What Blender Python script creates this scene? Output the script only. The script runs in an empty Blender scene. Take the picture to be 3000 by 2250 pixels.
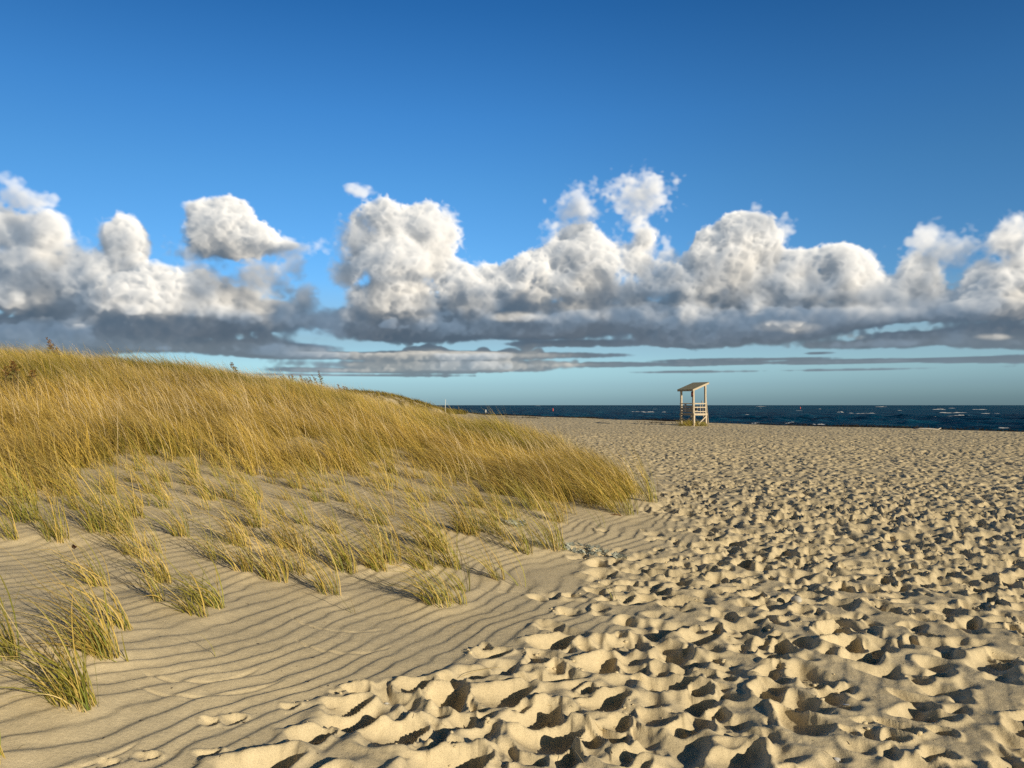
import bpy, bmesh, math, random, time
import numpy as np
T0 = time.time()
sc = bpy.context.scene
COL = sc.collection
R = math.radians
# the sun stands low behind the viewer's right shoulder
SUN_EL, SUN_AZ = 17.2, -50.0            # elevation; heading of the sun measured from +X towards +Y
SUN_DIR = np.array((math.cos(R(SUN_AZ))*math.cos(R(SUN_EL)), math.sin(R(SUN_AZ))*math.cos(R(SUN_EL)), math.sin(R(SUN_EL))))
WIND = R(166)                           # heading the wind blows to: left and away
# ---------------------------------------------------------------- terrain
f32 = np.float32
rng = np.random.default_rng(11)
def sstep(a, b, x):
    t = np.clip((x-a)/(b-a), 0, 1); return t*t*(3-2*t)
class Noise2:
    """smooth lattice noise over the plane, feature size s, about -1..1"""
    def __init__(self, s, seed, n=256):
        self.s, self.n = s, n; self.a = np.random.default_rng(seed).uniform(-1, 1, (n, n)).astype(f32)
    def __call__(self, x, y):
        X = np.asarray(x, np.float64)/self.s; Y = np.asarray(y, np.float64)/self.s
        i = np.floor(X); j = np.floor(Y); tx = (X-i).astype(f32); ty = (Y-j).astype(f32)
        tx = tx*tx*tx*(tx*(tx*6-15)+10); ty = ty*ty*ty*(ty*(ty*6-15)+10)
        i = i.astype(np.int64) % self.n; j = j.astype(np.int64) % self.n; i1 = (i+1) % self.n; j1 = (j+1) % self.n
        a = self.a
        return (a[i, j]*(1-tx)+a[i1, j]*tx)*(1-ty)+(a[i, j1]*(1-tx)+a[i1, j1]*tx)*ty
FOOT = np.array([(-2.6,0.5),(-1.6,2.4),(-1.1,3.7),(-.6,5),(.1,7.1),(1.1,9.5),(2.4,13),(2.75,15.5),(2.4,20),(.9,30),(-2.6,50),(-6,70),(-9,90),(-11,107),(-11,125),(-9,150),(-9.2,168),(-14,185),(-40,230)])
SHORE = np.array([(140,-60),(85,0),(60,30),(37,55),(26,74),(16,100),(6,125),(-9,165),(-36,225),(-120,400)])
HILL = [(-3,2.5,.1),(-5,3,.4),(-9,2,1.0),(-2.5,4,.12),(-4,4,.35),(-7,4,.8),(-12,5,1.5),(-1.5,7,.12),(-3,7,.3),(-6,7,.75),(-10,7,1.3),
 (-.5,10,.2),(-4,10,.62),(-8,10,1.12),(-13,10,1.8),(.5,14,.35),(-3,14,.75),(-8,14,1.4),(-14,14,2.15),(1,18,.3),(-3,18,.95),(-8,18,1.65),(-14,18,2.4),(-20,18,2.7),
 (-1,25,.45),(-5,25,1.3),(-10,25,2.2),(-17,25,2.95),(-25,25,3.0),(-12,28,2.75),(-2.8,35,.6),(-7,35,1.75),(-12,35,2.5),(-20,35,2.8),(-9.9,40,2.35),
 (-5,45,.4),(-7,45,.95),(-5.5,35,1.1),(-6.2,40,1.0),(-3.5,30,.7),(-8.4,45,1.65),(-16,45,2.3),(-25,45,2.5),(-7.8,50,.7),(-12,50,1.6),(-6.9,60,.15),(-10,60,.7),(-14,60,1.3),(-30,60,1.9),(-12,80,.4),(-16,80,.8),(-25,80,1.3),
 (-21.5,110,3.9),(-17,113,3.3),(-14,122,1.8),(-30,110,3.2),(-40,115,3.0),(-15,104,.8),(-10.5,140,.2),(-16,140,1.4),(-25,140,2.4),(-14,165,.5),(-30,170,1.8),(-45,60,2),(-45,30,3),(-30,5,2.8),(-25,-15,2.4),(-8,-6,.8),(-60,150,2.5),(-60,-20,2.5),(-70,80,2.4)]
def _shore_d(x, y): return (np.interp(y, SHORE[:, 1], SHORE[:, 0])-x)*.86            # metres inland of the berm edge
def _foot_d(x, y):
    xf = np.interp(y, FOOT[:, 1], FOOT[:, 0]); s = np.gradient(FOOT[:, 0], FOOT[:, 1]); k = np.interp(y, FOOT[:, 1], s)
    return (x-xf)/np.sqrt(1+k*k)                                                       # + on the beach, - on the dune
def _tps():
    pts = list(HILL)+[(a, b, 0.) for a, b in FOOT]
    for a, b in FOOT:
        for o in (1.5, 4, 9, 18, 32): pts.append((a+o, b+.35*o*(b < 60), 0.))
    p = np.array(pts); d = np.hypot(p[:, None, 0]-p[None, :, 0], p[:, None, 1]-p[None, :, 1])
    w = np.linalg.solve(d+np.eye(len(p))*.12, p[:, 2])
    G = .5; gx = np.arange(-70, 60, G); gy = np.arange(-20, 200, G)
    X, Y = np.meshgrid(gx, gy, indexing='ij'); Z = np.zeros_like(X)
    for (a, b, c), k in zip(p, w): Z += k*np.hypot(X-a, Y-b)
    Z *= 1-sstep(-.4, 2.5, _foot_d(X, Y))                       # the beach stays flat
    for _ in range(3):
        for ax in (0, 1): Z = (np.roll(Z, 1, ax)+2*Z+np.roll(Z, -1, ax))/4
    Z[:6] = Z[6]; Z[-8:] = 0; Z[:, -6:] = Z[:, -7:-6]*0+Z[:, -8:-7]
    Z = np.where(_foot_d(X, Y) > 2.6, 0, Z)
    return gx, gy, G, Z.astype(f32)
def bil(Z, x0, y0, c, x, y, fill=None):
    X = np.clip((x-x0)/c, 0, Z.shape[0]-1.001); Y = np.clip((y-y0)/c, 0, Z.shape[1]-1.001)
    i = X.astype(np.int32); j = Y.astype(np.int32); a = (X-i).astype(f32); b = (Y-j).astype(f32)
    return (Z[i, j]*(1-a)+Z[i+1, j]*a)*(1-b)+(Z[i, j+1]*(1-a)+Z[i+1, j+1]*a)*b
GX, GY, GC, GZ = _tps()
n_big = Noise2(7, 1); n_mid = Noise2(2.3, 2); n_small = Noise2(.7, 3)
SEA_Z = -.95
def ground(x, y):
    """the lie of the land without ripples and prints"""
    x = np.asarray(x, float); y = np.asarray(y, float)
    z = bil(GZ, GX[0], GY[0], GC, x, y)
    on = sstep(0, -3, _foot_d(x, y))
    z = z+on*(.10*n_big(x, y)+.05*n_mid(x, y))+(1-on)*(.05*n_big(x+50, y)+.02*n_mid(x, y))*sstep(3, 9, np.hypot(x, y))
    s = _shore_d(x, y)
    z = z-.2*sstep(45, 4, s)+.05*np.exp(-((s-2)/2.)**2)
    return z-2.3*sstep(.3, -7, s)
# ---------------------------------------------------------------- helpers
def tag(o, label=None, cat=None, group=None, kind=None):
    if label: o['label'] = label
    if cat: o['category'] = cat
    if group: o['group'] = group
    if kind: o['kind'] = kind
    return o
def empty(name, loc=(0, 0, 0), rz=0):
    o = bpy.data.objects.new(name, None); COL.objects.link(o); o.location = loc; o.rotation_euler = (0, 0, rz); o.empty_display_size = .1
    return o
def mesh_np(name, V, F, mat, parent=None, smooth=True, col=None, loc=None):
    """one mesh object from arrays; F is (n, 4) or (n, 3)"""
    V = np.asarray(V, f32); F = np.asarray(F, np.int32)
    if loc is not None: V = V-np.asarray(loc, f32)
    me = bpy.data.meshes.new(name); k = F.shape[1]
    me.vertices.add(len(V)); me.vertices.foreach_set('co', np.ascontiguousarray(V).ravel())
    me.loops.add(F.size); me.loops.foreach_set('vertex_index', np.ascontiguousarray(F).ravel())
    me.polygons.add(len(F)); me.polygons.foreach_set('loop_start', np.arange(0, F.size, k, dtype=np.int32))
    me.polygons.foreach_set('loop_total', np.full(len(F), k, np.int32))
    me.update(calc_edges=True)
    me.polygons.foreach_set('use_smooth', np.full(len(F), bool(smooth)))
    if col is not None:
        a = me.color_attributes.new('tint', 'FLOAT_COLOR', 'POINT')
        c = np.ones((len(V), 4), f32); c[:, :3] = col; a.data.foreach_set('color', c.ravel())
    me.materials.append(mat)
    o = bpy.data.objects.new(name, me); COL.objects.link(o)
    if loc is not None: o.location = loc
    if parent: o.parent = parent
    return o
class Geo:
    """collects boxes and tubes, then links them as one mesh"""
    def __init__(s): s.v, s.f = [], []
    def box(s, c, size, M=None, bev=0):
        bm = bmesh.new(); bmesh.ops.create_cube(bm, size=1)
        for v in bm.verts: v.co = [v.co[i]*size[i] for i in range(3)]
        if bev: bmesh.ops.bevel(bm, geom=bm.edges[:], offset=bev, segments=1, affect='EDGES')
        n = len(s.v)
        for v in bm.verts:
            p = np.array(v.co)
            if M is not None: p = M @ p
            s.v.append(p+np.array(c))
        bm.verts.index_update()
        for f in bm.faces: s.f.append([n+v.index for v in f.verts])
        bm.free(); return s
    def beam(s, a, b, wx, wz, up=(0, 0, 1), bev=.006):
        a = np.array(a, float); b = np.array(b, float); d = b-a; L = np.linalg.norm(d); d /= L
        x = np.cross(d, up); x /= np.linalg.norm(x); z = np.cross(x, d)
        return s.box((a+b)/2, (wx, L, wz), np.stack([x, d, z], 1), bev)
    def tube(s, pts, rad, n=8, cap=True):
        pts = [np.array(p, float) for p in pts]; base = len(s.v)
        for i, p in enumerate(pts):
            d = pts[min(i+1, len(pts)-1)]-pts[max(i-1, 0)]; d /= np.linalg.norm(d)+1e-9
            x = np.cross(d, (.31, .93, .17)); x /= np.linalg.norm(x); y = np.cross(d, x)
            r = rad[i] if hasattr(rad, '__len__') else rad
            for k in range(n): s.v.append(p+r*(math.cos(2*math.pi*k/n)*x+math.sin(2*math.pi*k/n)*y))
        for i in range(len(pts)-1):
            for k in range(n): s.f.append([base+i*n+k, base+i*n+(k+1) % n, base+(i+1)*n+(k+1) % n, base+(i+1)*n+k])
        if cap: s.f.append([base+k for k in range(n)][::-1]); s.f.append([base+(len(pts)-1)*n+k for k in range(n)])
        return s
    def build(s, name, mat, parent=None, smooth=False):
        me = bpy.data.meshes.new(name); me.from_pydata([tuple(v) for v in s.v], [], s.f); me.validate()
        bm = bmesh.new(); bm.from_mesh(me); bmesh.ops.recalc_face_normals(bm, faces=bm.faces[:]); bm.to_mesh(me); bm.free()
        if smooth: me.polygons.foreach_set('use_smooth', np.full(len(me.polygons), True))
        me.materials.append(mat); o = bpy.data.objects.new(name, me); COL.objects.link(o)
        if parent: o.parent = parent
        return o
# ---------------------------------------------------------------- materials
def material(name):
    m = bpy.data.materials.new(name); m.use_nodes = True; nt = m.node_tree; b = nt.nodes['Principled BSDF']
    return m, nt, b
def N(nt, kind, **kw):
    n = nt.nodes.new(kind)
    for k, v in kw.items():
        if k.startswith('i_'): n.inputs[int(k[2:]) if k[2:].isdigit() else k[2:].replace('_', ' ')].default_value = v
        else: setattr(n, k, v)
    return n
def ramp(nt, stops, interp='LINEAR'):
    n = nt.nodes.new('ShaderNodeValToRGB'); e = n.color_ramp.elements; n.color_ramp.interpolation = interp
    while len(e) < len(stops): e.new(.5)
    for k, (p, c) in zip(e, stops): k.position = p; k.color = (*c, 1) if len(c) == 3 else c
    return n
def mat_sand():
    m, nt, b = material('dry_sand'); L = nt.links.new
    tc = N(nt, 'ShaderNodeTexCoord'); co = tc.outputs['Object']
    big = N(nt, 'ShaderNodeTexNoise', i_Scale=.9, i_Detail=5.0); L(co, big.inputs['Vector'])
    fine = N(nt, 'ShaderNodeTexNoise', i_Scale=210.0, i_Detail=3.0, i_Roughness=.7); L(co, fine.inputs['Vector'])
    mid = N(nt, 'ShaderNodeTexNoise', i_Scale=16.0, i_Detail=4.0); L(co, mid.inputs['Vector'])
    r1 = ramp(nt, [(.3, SAND[0]), (.7, SAND[1])]); L(big.outputs['Fac'], r1.inputs['Fac'])
    r2 = ramp(nt, [(.28, (.66, .65, .64)), (.5, (1, 1, 1)), (.74, (1.22, 1.2, 1.16))]); L(fine.outputs['Fac'], r2.inputs['Fac'])
    r3 = ramp(nt, [(.3, (.9, .9, .9)), (.7, (1.06, 1.06, 1.06))]); L(mid.outputs['Fac'], r3.inputs['Fac'])
    x = N(nt, 'ShaderNodeMix', data_type='RGBA', blend_type='MULTIPLY'); x.inputs[0].default_value = 1
    L(r1.outputs['Color'], x.inputs[6]); L(r2.outputs['Color'], x.inputs[7])
    y = N(nt, 'ShaderNodeMix', data_type='RGBA', blend_type='MULTIPLY'); y.inputs[0].default_value = 1
    L(x.outputs[2], y.inputs[6]); L(r3.outputs['Color'], y.inputs[7])
    L(y.outputs[2], b.inputs['Base Color']); b.inputs['Roughness'].default_value = 1; b.inputs['Specular IOR Level'].default_value = .1
    b1 = N(nt, 'ShaderNodeBump', i_Strength=.55, i_Distance=.003); L(fine.outputs['Fac'], b1.inputs['Height'])
    n2 = N(nt, 'ShaderNodeTexNoise', i_Scale=38.0, i_Detail=5.0, i_Roughness=.6); L(co, n2.inputs['Vector'])
    b2 = N(nt, 'ShaderNodeBump', i_Strength=.5, i_Distance=.008); L(n2.outputs['Fac'], b2.inputs['Height']); L(b1.outputs['Normal'], b2.inputs['Normal'])
    L(b2.outputs['Normal'], b.inputs['Normal'])
    return m
def mat_blade(name, trans=.22, rough=.55, spec=.25):
    m, nt, b = material(name); L = nt.links.new
    a = N(nt, 'ShaderNodeAttribute', attribute_name='tint')
    L(a.outputs['Color'], b.inputs['Base Color']); b.inputs['Roughness'].default_value = rough; b.inputs['Specular IOR Level'].default_value = spec
    t = N(nt, 'ShaderNodeBsdfTranslucent'); L(a.outputs['Color'], t.inputs['Color'])
    x = N(nt, 'ShaderNodeMixShader'); x.inputs[0].default_value = trans
    L(b.outputs[0], x.inputs[1]); L(t.outputs[0], x.inputs[2]); L(x.outputs[0], nt.nodes['Material Output'].inputs['Surface'])
    return m
def mat_simple(name, c0, c1, scale=20, rough=.8, bump=.2, stretch=(1, 1, 1)):
    m, nt, b = material(name); L = nt.links.new
    tc = N(nt, 'ShaderNodeTexCoord'); mp = N(nt, 'ShaderNodeMapping'); mp.inputs['Scale'].default_value = stretch
    L(tc.outputs['Object'], mp.inputs['Vector'])
    n = N(nt, 'ShaderNodeTexNoise', i_Scale=float(scale), i_Detail=6.0, i_Roughness=.65); L(mp.outputs[0], n.inputs['Vector'])
    r = ramp(nt, [(.3, c0), (.7, c1)]); L(n.outputs['Fac'], r.inputs['Fac']); L(r.outputs['Color'], b.inputs['Base Color'])
    b.inputs['Roughness'].default_value = rough
    if bump:
        bp = N(nt, 'ShaderNodeBump', i_Strength=float(bump), i_Distance=.01); L(n.outputs['Fac'], bp.inputs['Height']); L(bp.outputs[0], b.inputs['Normal'])
    return m
SAND = [(.59, .493, .32), (.66, .555, .365)]
M_SAND = mat_sand()
M_BLADE = mat_blade('beach_grass_blade')
M_LEAF = mat_blade('leaf', .25, .7, .2)
# ---------------------------------------------------------------- the sand surface: ripples, prints
def blur(a, k=1):
    for _ in range(k):
        for ax in (0, 1): a = (np.roll(a, 1, ax)+2*a+np.roll(a, -1, ax))/4
    return a
def trample_zone(x, y):
    return sstep(-.30, .95, _foot_d(x, y)+.55*n_small(x*.8, y*.8)+.35*n_mid(x, y))*sstep(1.5, 4, _shore_d(x, y))
n_edge = Noise2(.045, 77); n_edge2 = Noise2(.02, 78)
def stamp(H, x0, y0, c, P):
    sx, sy, ang, a, b, D, p, q, rs, fresh = P
    R_ = 1.55*a; i0 = int((sx-R_-x0)/c); i1 = int((sx+R_-x0)/c)+2; j0 = int((sy-R_-y0)/c); j1 = int((sy+R_-y0)/c)+2
    if i0 < 0 or j0 < 0 or i1 > H.shape[0] or j1 > H.shape[1]: return
    X = (np.arange(i0, i1)*c+x0-sx)[:, None]; Y = (np.arange(j0, j1)*c+y0-sy)[None]
    ca, sa = math.cos(ang), math.sin(ang); U = X*ca+Y*sa; W = -X*sa+Y*ca
    W = W*(1+.35*U/a)                                           # wider at the toes
    r = np.sqrt((U/a)**2+(W/b)**2); ph = np.arctan2(W/b, U/a)
    r = r*(1+.10*np.cos(2*ph+p)+.08*np.cos(3*ph+q)+.05*np.cos(5*ph+p-q))
    if fresh and c < .02: r = r*(1+.05*n_edge(X+sx, Y+sy)+.02*n_edge2(X+sx, Y+sy))
    w = H[i0:i1, j0:j1]; base = float(w[(i1-i0)//2, (j1-j0)//2])*.45
    edge = .22 if fresh else .42
    t = np.clip((1.04+edge*.5-r)/edge, 0, 1); m = t*t*(3-2*t)
    rr = np.minimum(r, 1); pit = -D*(1-rr**(3.2 if fresh else 2.0))*(1+.3*U/a)
    rim = D*(.42 if fresh else .30)*np.exp(-((r-1.16)/.2)**2)*(.65+.5*np.cos(ph-rs))
    lift = rim*np.clip(1-w/.05, 0, 1)
    if fresh: w[...] = w*(1-m)+(base+pit)*m+lift
    else:                                                       # an older, scalloped hollow with a sharp lip
        q = base-D+1.15*D*r*r*(1-.15*U/a); dlt = np.clip(.5+.5*(q-w)/.006, 0, 1)
        w[...] = np.where(r < 1.5, w*dlt+q*(1-dlt)-.006*.5*dlt*(1-dlt), w)+lift*.8
def make_prints():
    g = np.random.default_rng(5); n = 330000
    y = g.uniform(1.6, 73, n)**1.0; x = g.uniform(-12, 50, n)
    k = (np.abs(x) < .80*y+4); x, y = x[k], y[k]
    pr = trample_zone(x, y); u = g.random(len(x))
    keep = u < np.where(pr > .5, pr, pr*.7)*np.clip(.85+.45*n_mid(x*1.1, y*1.1), .5, 1)*(.78+.22*sstep(4.5, 8, y))
    x, y = x[keep], y[keep]; n = len(x); L = []
    fr = g.random(n)
    for i in range(n):
        near = 1 if y[i] < 25 else 0
        s = g.uniform(.5, 1.0)+.45*(g.random() < .16)
        a = .124*s*g.uniform(.85, 1.25); b = .085*s*g.uniform(.85, 1.3); D = g.uniform(.042, .078)*s
        ang = math.pi/2+g.normal(0, .75) if g.random() < .8 else g.uniform(0, 6.28)
        L.append((x[i], y[i], ang, a, b, D, g.uniform(0, 6.28), g.uniform(0, 6.28), g.uniform(0, 6.28), fr[i] < .33))
    # the last prints along the edge of the smooth sand, spaced as a walker leaves them
    for sx, sy, ang, s in EDGE_PRINTS: L.append((sx, sy, ang, .17*s, .10*s, .062*s, .7, 2.1, .6, True))
    return L
EDGE_PRINTS = [(-1.6,4.11,.4,.42),(-1.51,4.15,.4,.45),(-1.26,4.36,.5,.36),(-1.49,3.77,.6,.40),(-1.76,3.70,.2,.38),(-1.05,4.6,.4,.3),(-1.9,3.62,.4,.3),(-.05,4.62,.4,1.25),(-.62,4.75,.5,.85),(-.95,4.42,.5,.9),(-.15,5.35,.3,.9),(.30,5.65,.6,1.25),(-1.05,4.02,.6,.9),(-.62,4.12,.6,1.3),(-1.2,3.66,.7,1.35),(-.85,3.5,1.2,1.1),(-.3,3.78,.5,1.5),(.2,4.1,.5,1.35),(.55,4.55,.5,1.1),(.6,5.2,1,1.2)]
T1 = (-7, 1.0, .0125, 1440, 1400); T2 = (-14, 1.0, .04, 1620, 1840)
def raster(T, prints, soften):
    x0, y0, c, nx, ny = T; H = np.zeros((nx, ny), f32)
    x1, y1 = x0+nx*c, y0+ny*c; half = len(prints)*6//10
    for i, P in enumerate(prints):
        if x0+.4 < P[0] < x1-.4 and y0+.4 < P[1] < y1-.4: stamp(H, x0, y0, c, P)
        if i == half: H = blur(H, soften)
    return H
PR = make_prints()
H1 = raster(T1, PR, 4); H2 = raster(T2, PR, 1)
print('prints', len(PR), round(time.time()-T0, 1))
q1 = Noise2(.055, 21); q2 = Noise2(.021, 22); q3 = Noise2(.16, 23); q4 = Noise2(.33, 24); q5 = Noise2(1.1, 25)
def ripples(x, y):
    cx, cy = -.88, .475
    wx = x+.07*q4(x*.5, y*.5)+.19*q5(x*.8, y*.8); wy = y+.07*q4(y*.5+9, x*.5)+.19*q5(y*.8+7, x*.8-3)
    wx, wy = wx+.022*q3(x, y), wy+.022*q3(y+3, x+5)
    p = (wx*cx+wy*cy)/.136
    p = p+.5*sstep(.15, .55, q5(x*.8+31, y*.8+11))                    # forks where two trains meet
    t = p-np.floor(p)
    h = np.where(t < .68, sstep(0, .68, t)*.75+.25*t/.68, 1-sstep(.68, 1, t))
    amp = .78+.30*q4(x+4, y-2)+.22*q5(x-9, y+2)
    return .0128*(h-.45)*np.clip(amp, .12, 1.2)
ARCS = [(-2.0,4.95,.42,4.1,6.1),(-1.95,4.95,.60,4.3,6.0),(-1.3,6.1,.45,3.6,5.6),(-1.2,5.6,.38,3.6,5.9),(-.1,7.5,.4,3.4,5.4),(-2.3,3.9,.45,4.6,6.2)]
def relief(x, y):
    r = np.hypot(x, y); ang = np.abs(np.arctan2(x, np.maximum(y, 1e-3)))
    detail = sstep(1.05, .92, ang)                                       # only in front, where the mesh is fine
    h2 = bil(H2, T2[0], T2[1], T2[2], x, y); h1 = bil(H1, T1[0], T1[1], T1[2], x, y)
    ex = np.minimum.reduce([x-T1[0], T1[0]+T1[2]*T1[3]-x, y-T1[1], T1[1]+T1[2]*T1[4]-y])
    k1 = sstep(.5, 1.6, ex)
    ex2 = np.minimum.reduce([x-T2[0], T2[0]+T2[2]*T2[3]-x, y-T2[1], T2[1]+T2[2]*T2[4]-y])
    k2 = sstep(.5, 2.5, ex2)
    h = h1*k1+h2*(1-k1)*k2
    h = h+(1-k2)*trample_zone(x, y)*.045*(q4(x, y)+.6*q3(x, y))
    M = trample_zone(x, y)
    dune = (1-M)
    rip = ripples(x, y)*np.clip(dune*1.1+.25, 0, 1)*sstep(16, 11, y)
    h = h+rip+M*(.014*q5(x*1.3, y*1.3)+.010*q4(x, y)+.005*q3(x, y))+dune*sstep(.5, 4, -_foot_d(x, y))*.018*q4(x*.7, y*.7)
    h = h+(.0016*q1(x, y)+.0007*q2(x, y))*sstep(20, 9, r)*(.4+.6*M)
    for ax, ay, ar, a0, a1 in ARCS:                                     # grooves scratched by bent blades swinging in the wind
        near = (np.abs(x-ax) < ar+.1) & (np.abs(y-ay) < ar+.1)
        if near.any():
            dx = x[near]-ax; dy = y[near]-ay; an = (np.arctan2(dy, dx)-a0) % 6.2832; w_ = (a1-a0) % 6.2832
            h[near] -= .009*np.exp(-((np.hypot(dx, dy)-ar)/.010)**2)*sstep(0, .3, an)*sstep(w_, w_-.3, an)*(an < w_)
    for tx, ty, ta, tb in MOUNDS:                                    # sand caught behind the tufts
        near = (np.abs(x-tx) < 1.6) & (np.abs(y-ty) < 1.6)
        if near.any():
            dx = x[near]-tx; dy = y[near]-ty; c, s = math.cos(WIND), math.sin(WIND); u = dx*c+dy*s; w = -dx*s+dy*c
            h[near] += tb*np.exp(-np.where(u > 0, u/(ta*2.6), u/(ta*.8))**2-(w/ta)**2)-.35*tb*np.exp(-((u+.8*ta)/(.5*ta))**2-(w/(.9*ta))**2)
    return h*detail
# ---------------------------------------------------------------- where the single tufts of beach grass stand: x, y, height, blades, spread, droop, label
TUFTS = [
 (-2.29,4.05,.46,120,.085,1.15,'thick green beach grass tuft on rippled sand, nearest whole tuft on the left'),
 (-2.48,4.66,.50,120,.075,1.1,'tall arching green and straw beach grass tuft, just behind the nearest tuft on the left'),
 (-2.62,5.14,.42,40,.06,1.05,'thin straw coloured grass tuft rising directly behind the tall arching tuft at left'),
 (-2.96,4.48,.50,70,.07,1.0,'grass tuft half cut by the left edge of the view, level with the arching tuft'),
 (-2.38,3.50,.40,46,.06,1.1,'dark green grass tuft in the bottom left corner of the view'),
 (-2.27,5.81,.42,80,.07,1.25,'strongly wind-bent grass tuft, right one of the pair on the bare rippled sand'),
 (-2.28,5.58,.34,44,.06,1.35,'low flattened grass tuft, front one of the pair on the bare rippled sand'),
 (-2.65,5.76,.36,26,.045,.9,'slim upright tuft left of the wind-bent pair on rippled sand'),
 (-2.90,6.36,.46,60,.06,1.0,'yellow grass tuft standing just up the slope behind the wind-bent pair'),
 (-3.27,6.07,.40,55,.06,1.25,'sparse long-bladed tuft with pale dry stems, left of the yellow tuft'),
 (-.61,6.44,.46,90,.10,1.3,'wide arching tuft with long green blades at the lower edge of the grass, centre'),
 (-.44,6.54,.36,26,.045,.85,'short dark tuft at the right end of the wide arching tuft'),
 (-.43,7.00,.42,22,.035,.75,'thin upright tuft just behind the short dark tuft at centre'),
 (-1.54,6.49,.46,50,.07,.8,'upright reddish straw tuft, lone on bare sand left of centre'),
 (-.13,7.47,.50,44,.05,1.0,'straw tuft leaning left with reddish base on the open sand at centre'),
 (.16,8.55,.52,60,.07,.7,'left one of the two upright tufts beside the silvery plant'),
 (.46,8.86,.58,110,.14,.75,'broad upright tuft directly left of the silvery leaved plant'),
 (2.33,12.90,.66,90,.10,.55,'dark green tuft at the outermost right tip of the grass'),
 (1.68,11.49,.62,120,.16,.75,'large tuft at the foot of the right tip with dead leaves at its base'),
 (1.31,12.15,.56,90,.11,.8,'dense tuft left of the large tuft at the right tip'),
 (.30,11.13,.56,110,.14,.8,'dense tuft with pale tips standing in front of the thick grass, right of centre'),
 (-.81,8.25,.66,150,.11,.95,'big golden tuft, tallest of the middle of the lower slope'),
 (-.51,9.08,.60,130,.10,.95,'green based tuft right behind the big golden tuft'),
 (-3.94,7.71,.62,130,.10,.85,'big dark based tuft, largest of the row on the left slope'),
 (-4.13,7.62,.52,80,.08,.8,'bright green tuft immediately left of the big dark based tuft'),
 (-4.34,7.29,.54,90,.09,.85,'fan shaped tuft with pale blades, second from left in the row on the left slope'),
 (-4.90,7.74,.60,100,.10,.8,'tuft with a flat sand apron, leftmost whole one of the row on the left slope'),
 (-4.70,7.17,.44,36,.06,1.0,'tuft leaning out over the left edge of the view above the bare sand'),
 (-2.75,7.74,.50,100,.09,1.15,'straw and green tuft bent far over, highest of the middle left slope'),
 (-2.39,6.86,.44,50,.06,1.0,'narrow tuft at the head of a ripple field, right of the yellow tuft'),
 (-1.23,7.62,.52,100,.10,.9,'leafy green tuft left of the big golden tuft, on the sand edge'),
 (-1.56,7.23,.48,70,.08,.85,'green tuft next to the leafy one, its left neighbour'),
]
PLAIN = [(-4.19,8.52),(-3.40,7.86),(-2.75,7.20),(-4.10,9.01),(-4.56,9.72),(-4.40,10.57),(-2.85,8.55),(-2.41,8.90),(-2.27,7.86),(-2.83,11.08),(-3.15,11.13),(-3.45,7.06),
 (-1.97,7.03),(-2.08,6.73),(-1.29,7.38),(-.87,7.62),(-.61,7.74),(-.27,9.79),(-.45,10.86),(-.17,10.91),(.67,10.48),(-.24,9.34),(-1.56,9.22),(-1.99,11.91)]
WISPS = [(-2.31,4.64,.20,3),(.10,7.35,.34,4),(.19,7.26,.26,2),(.92,6.98,.16,3),(1.25,10.44,.34,4),(-1.26,6.14,.26,4),(-1.93,4.95,.18,2)]
MOUNDS = [(t[0], t[1], .16+t[4], .022+.015*(t[3] > 80)) for t in TUFTS]+[(a, b, .16, .018) for a, b in PLAIN]
def polar_rows():
    r = [.6]
    while r[-1] < 480:
        q = r[-1]
        if q < 3.2: d = .05
        elif q < 13: d = max(.010, q*q*.00050)
        elif q < 45: d = min(.085, q*q*.00050)
        elif q < 100: d = .11+(q-45)*.006
        else: d = q*.02
        r.append(q+min(d, .085 if q < 45 else 99))
    return np.array(r)
def build_ground():
    r = polar_rows(); A = 52
    th = np.concatenate([np.arange(-180, -A-1, 2.), np.arange(-A-1, A+1, .062), np.arange(A+1, 180, 2.)])
    th = np.radians(th); nt_, nr = len(th), len(r)
    Rr, Th = np.meshgrid(r, th, indexing='ij'); x = (Rr*np.sin(Th)).ravel(); y = (Rr*np.cos(Th)).ravel()
    z = ground(x, y).astype(f32)
    for s in range(0, len(x), 400000):
        e = slice(s, s+400000); z[e] += relief(x[e], y[e])
    V = np.stack([x, y, z], 1); V = np.vstack([V, [[0, 0, float(ground(0, 0))]]])
    i = np.arange(nr-1)[:, None]*nt_; j = np.arange(nt_)[None]; j2 = (j+1) % nt_
    F = np.stack([i+j, i+j2, i+nt_+j2, i+nt_+j], -1).reshape(-1, 4)
    c = len(V)-1; jj = np.arange(nt_); fan = np.stack([np.full(nt_, c), (jj+1) % nt_, jj], 1)
    fan = np.concatenate([fan, fan[:, 2:]], 1)[:0]
    print('ground', len(V), round(time.time()-T0, 1))
    o = mesh_np('sand_ground', V, F[:, ::-1], M_SAND); tag(o, kind='structure')
    return o
def surf(x, y):
    x = np.atleast_1d(np.asarray(x, float)); y = np.atleast_1d(np.asarray(y, float))
    return ground(x, y)+relief(x, y)
GROUND = build_ground()
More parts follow.
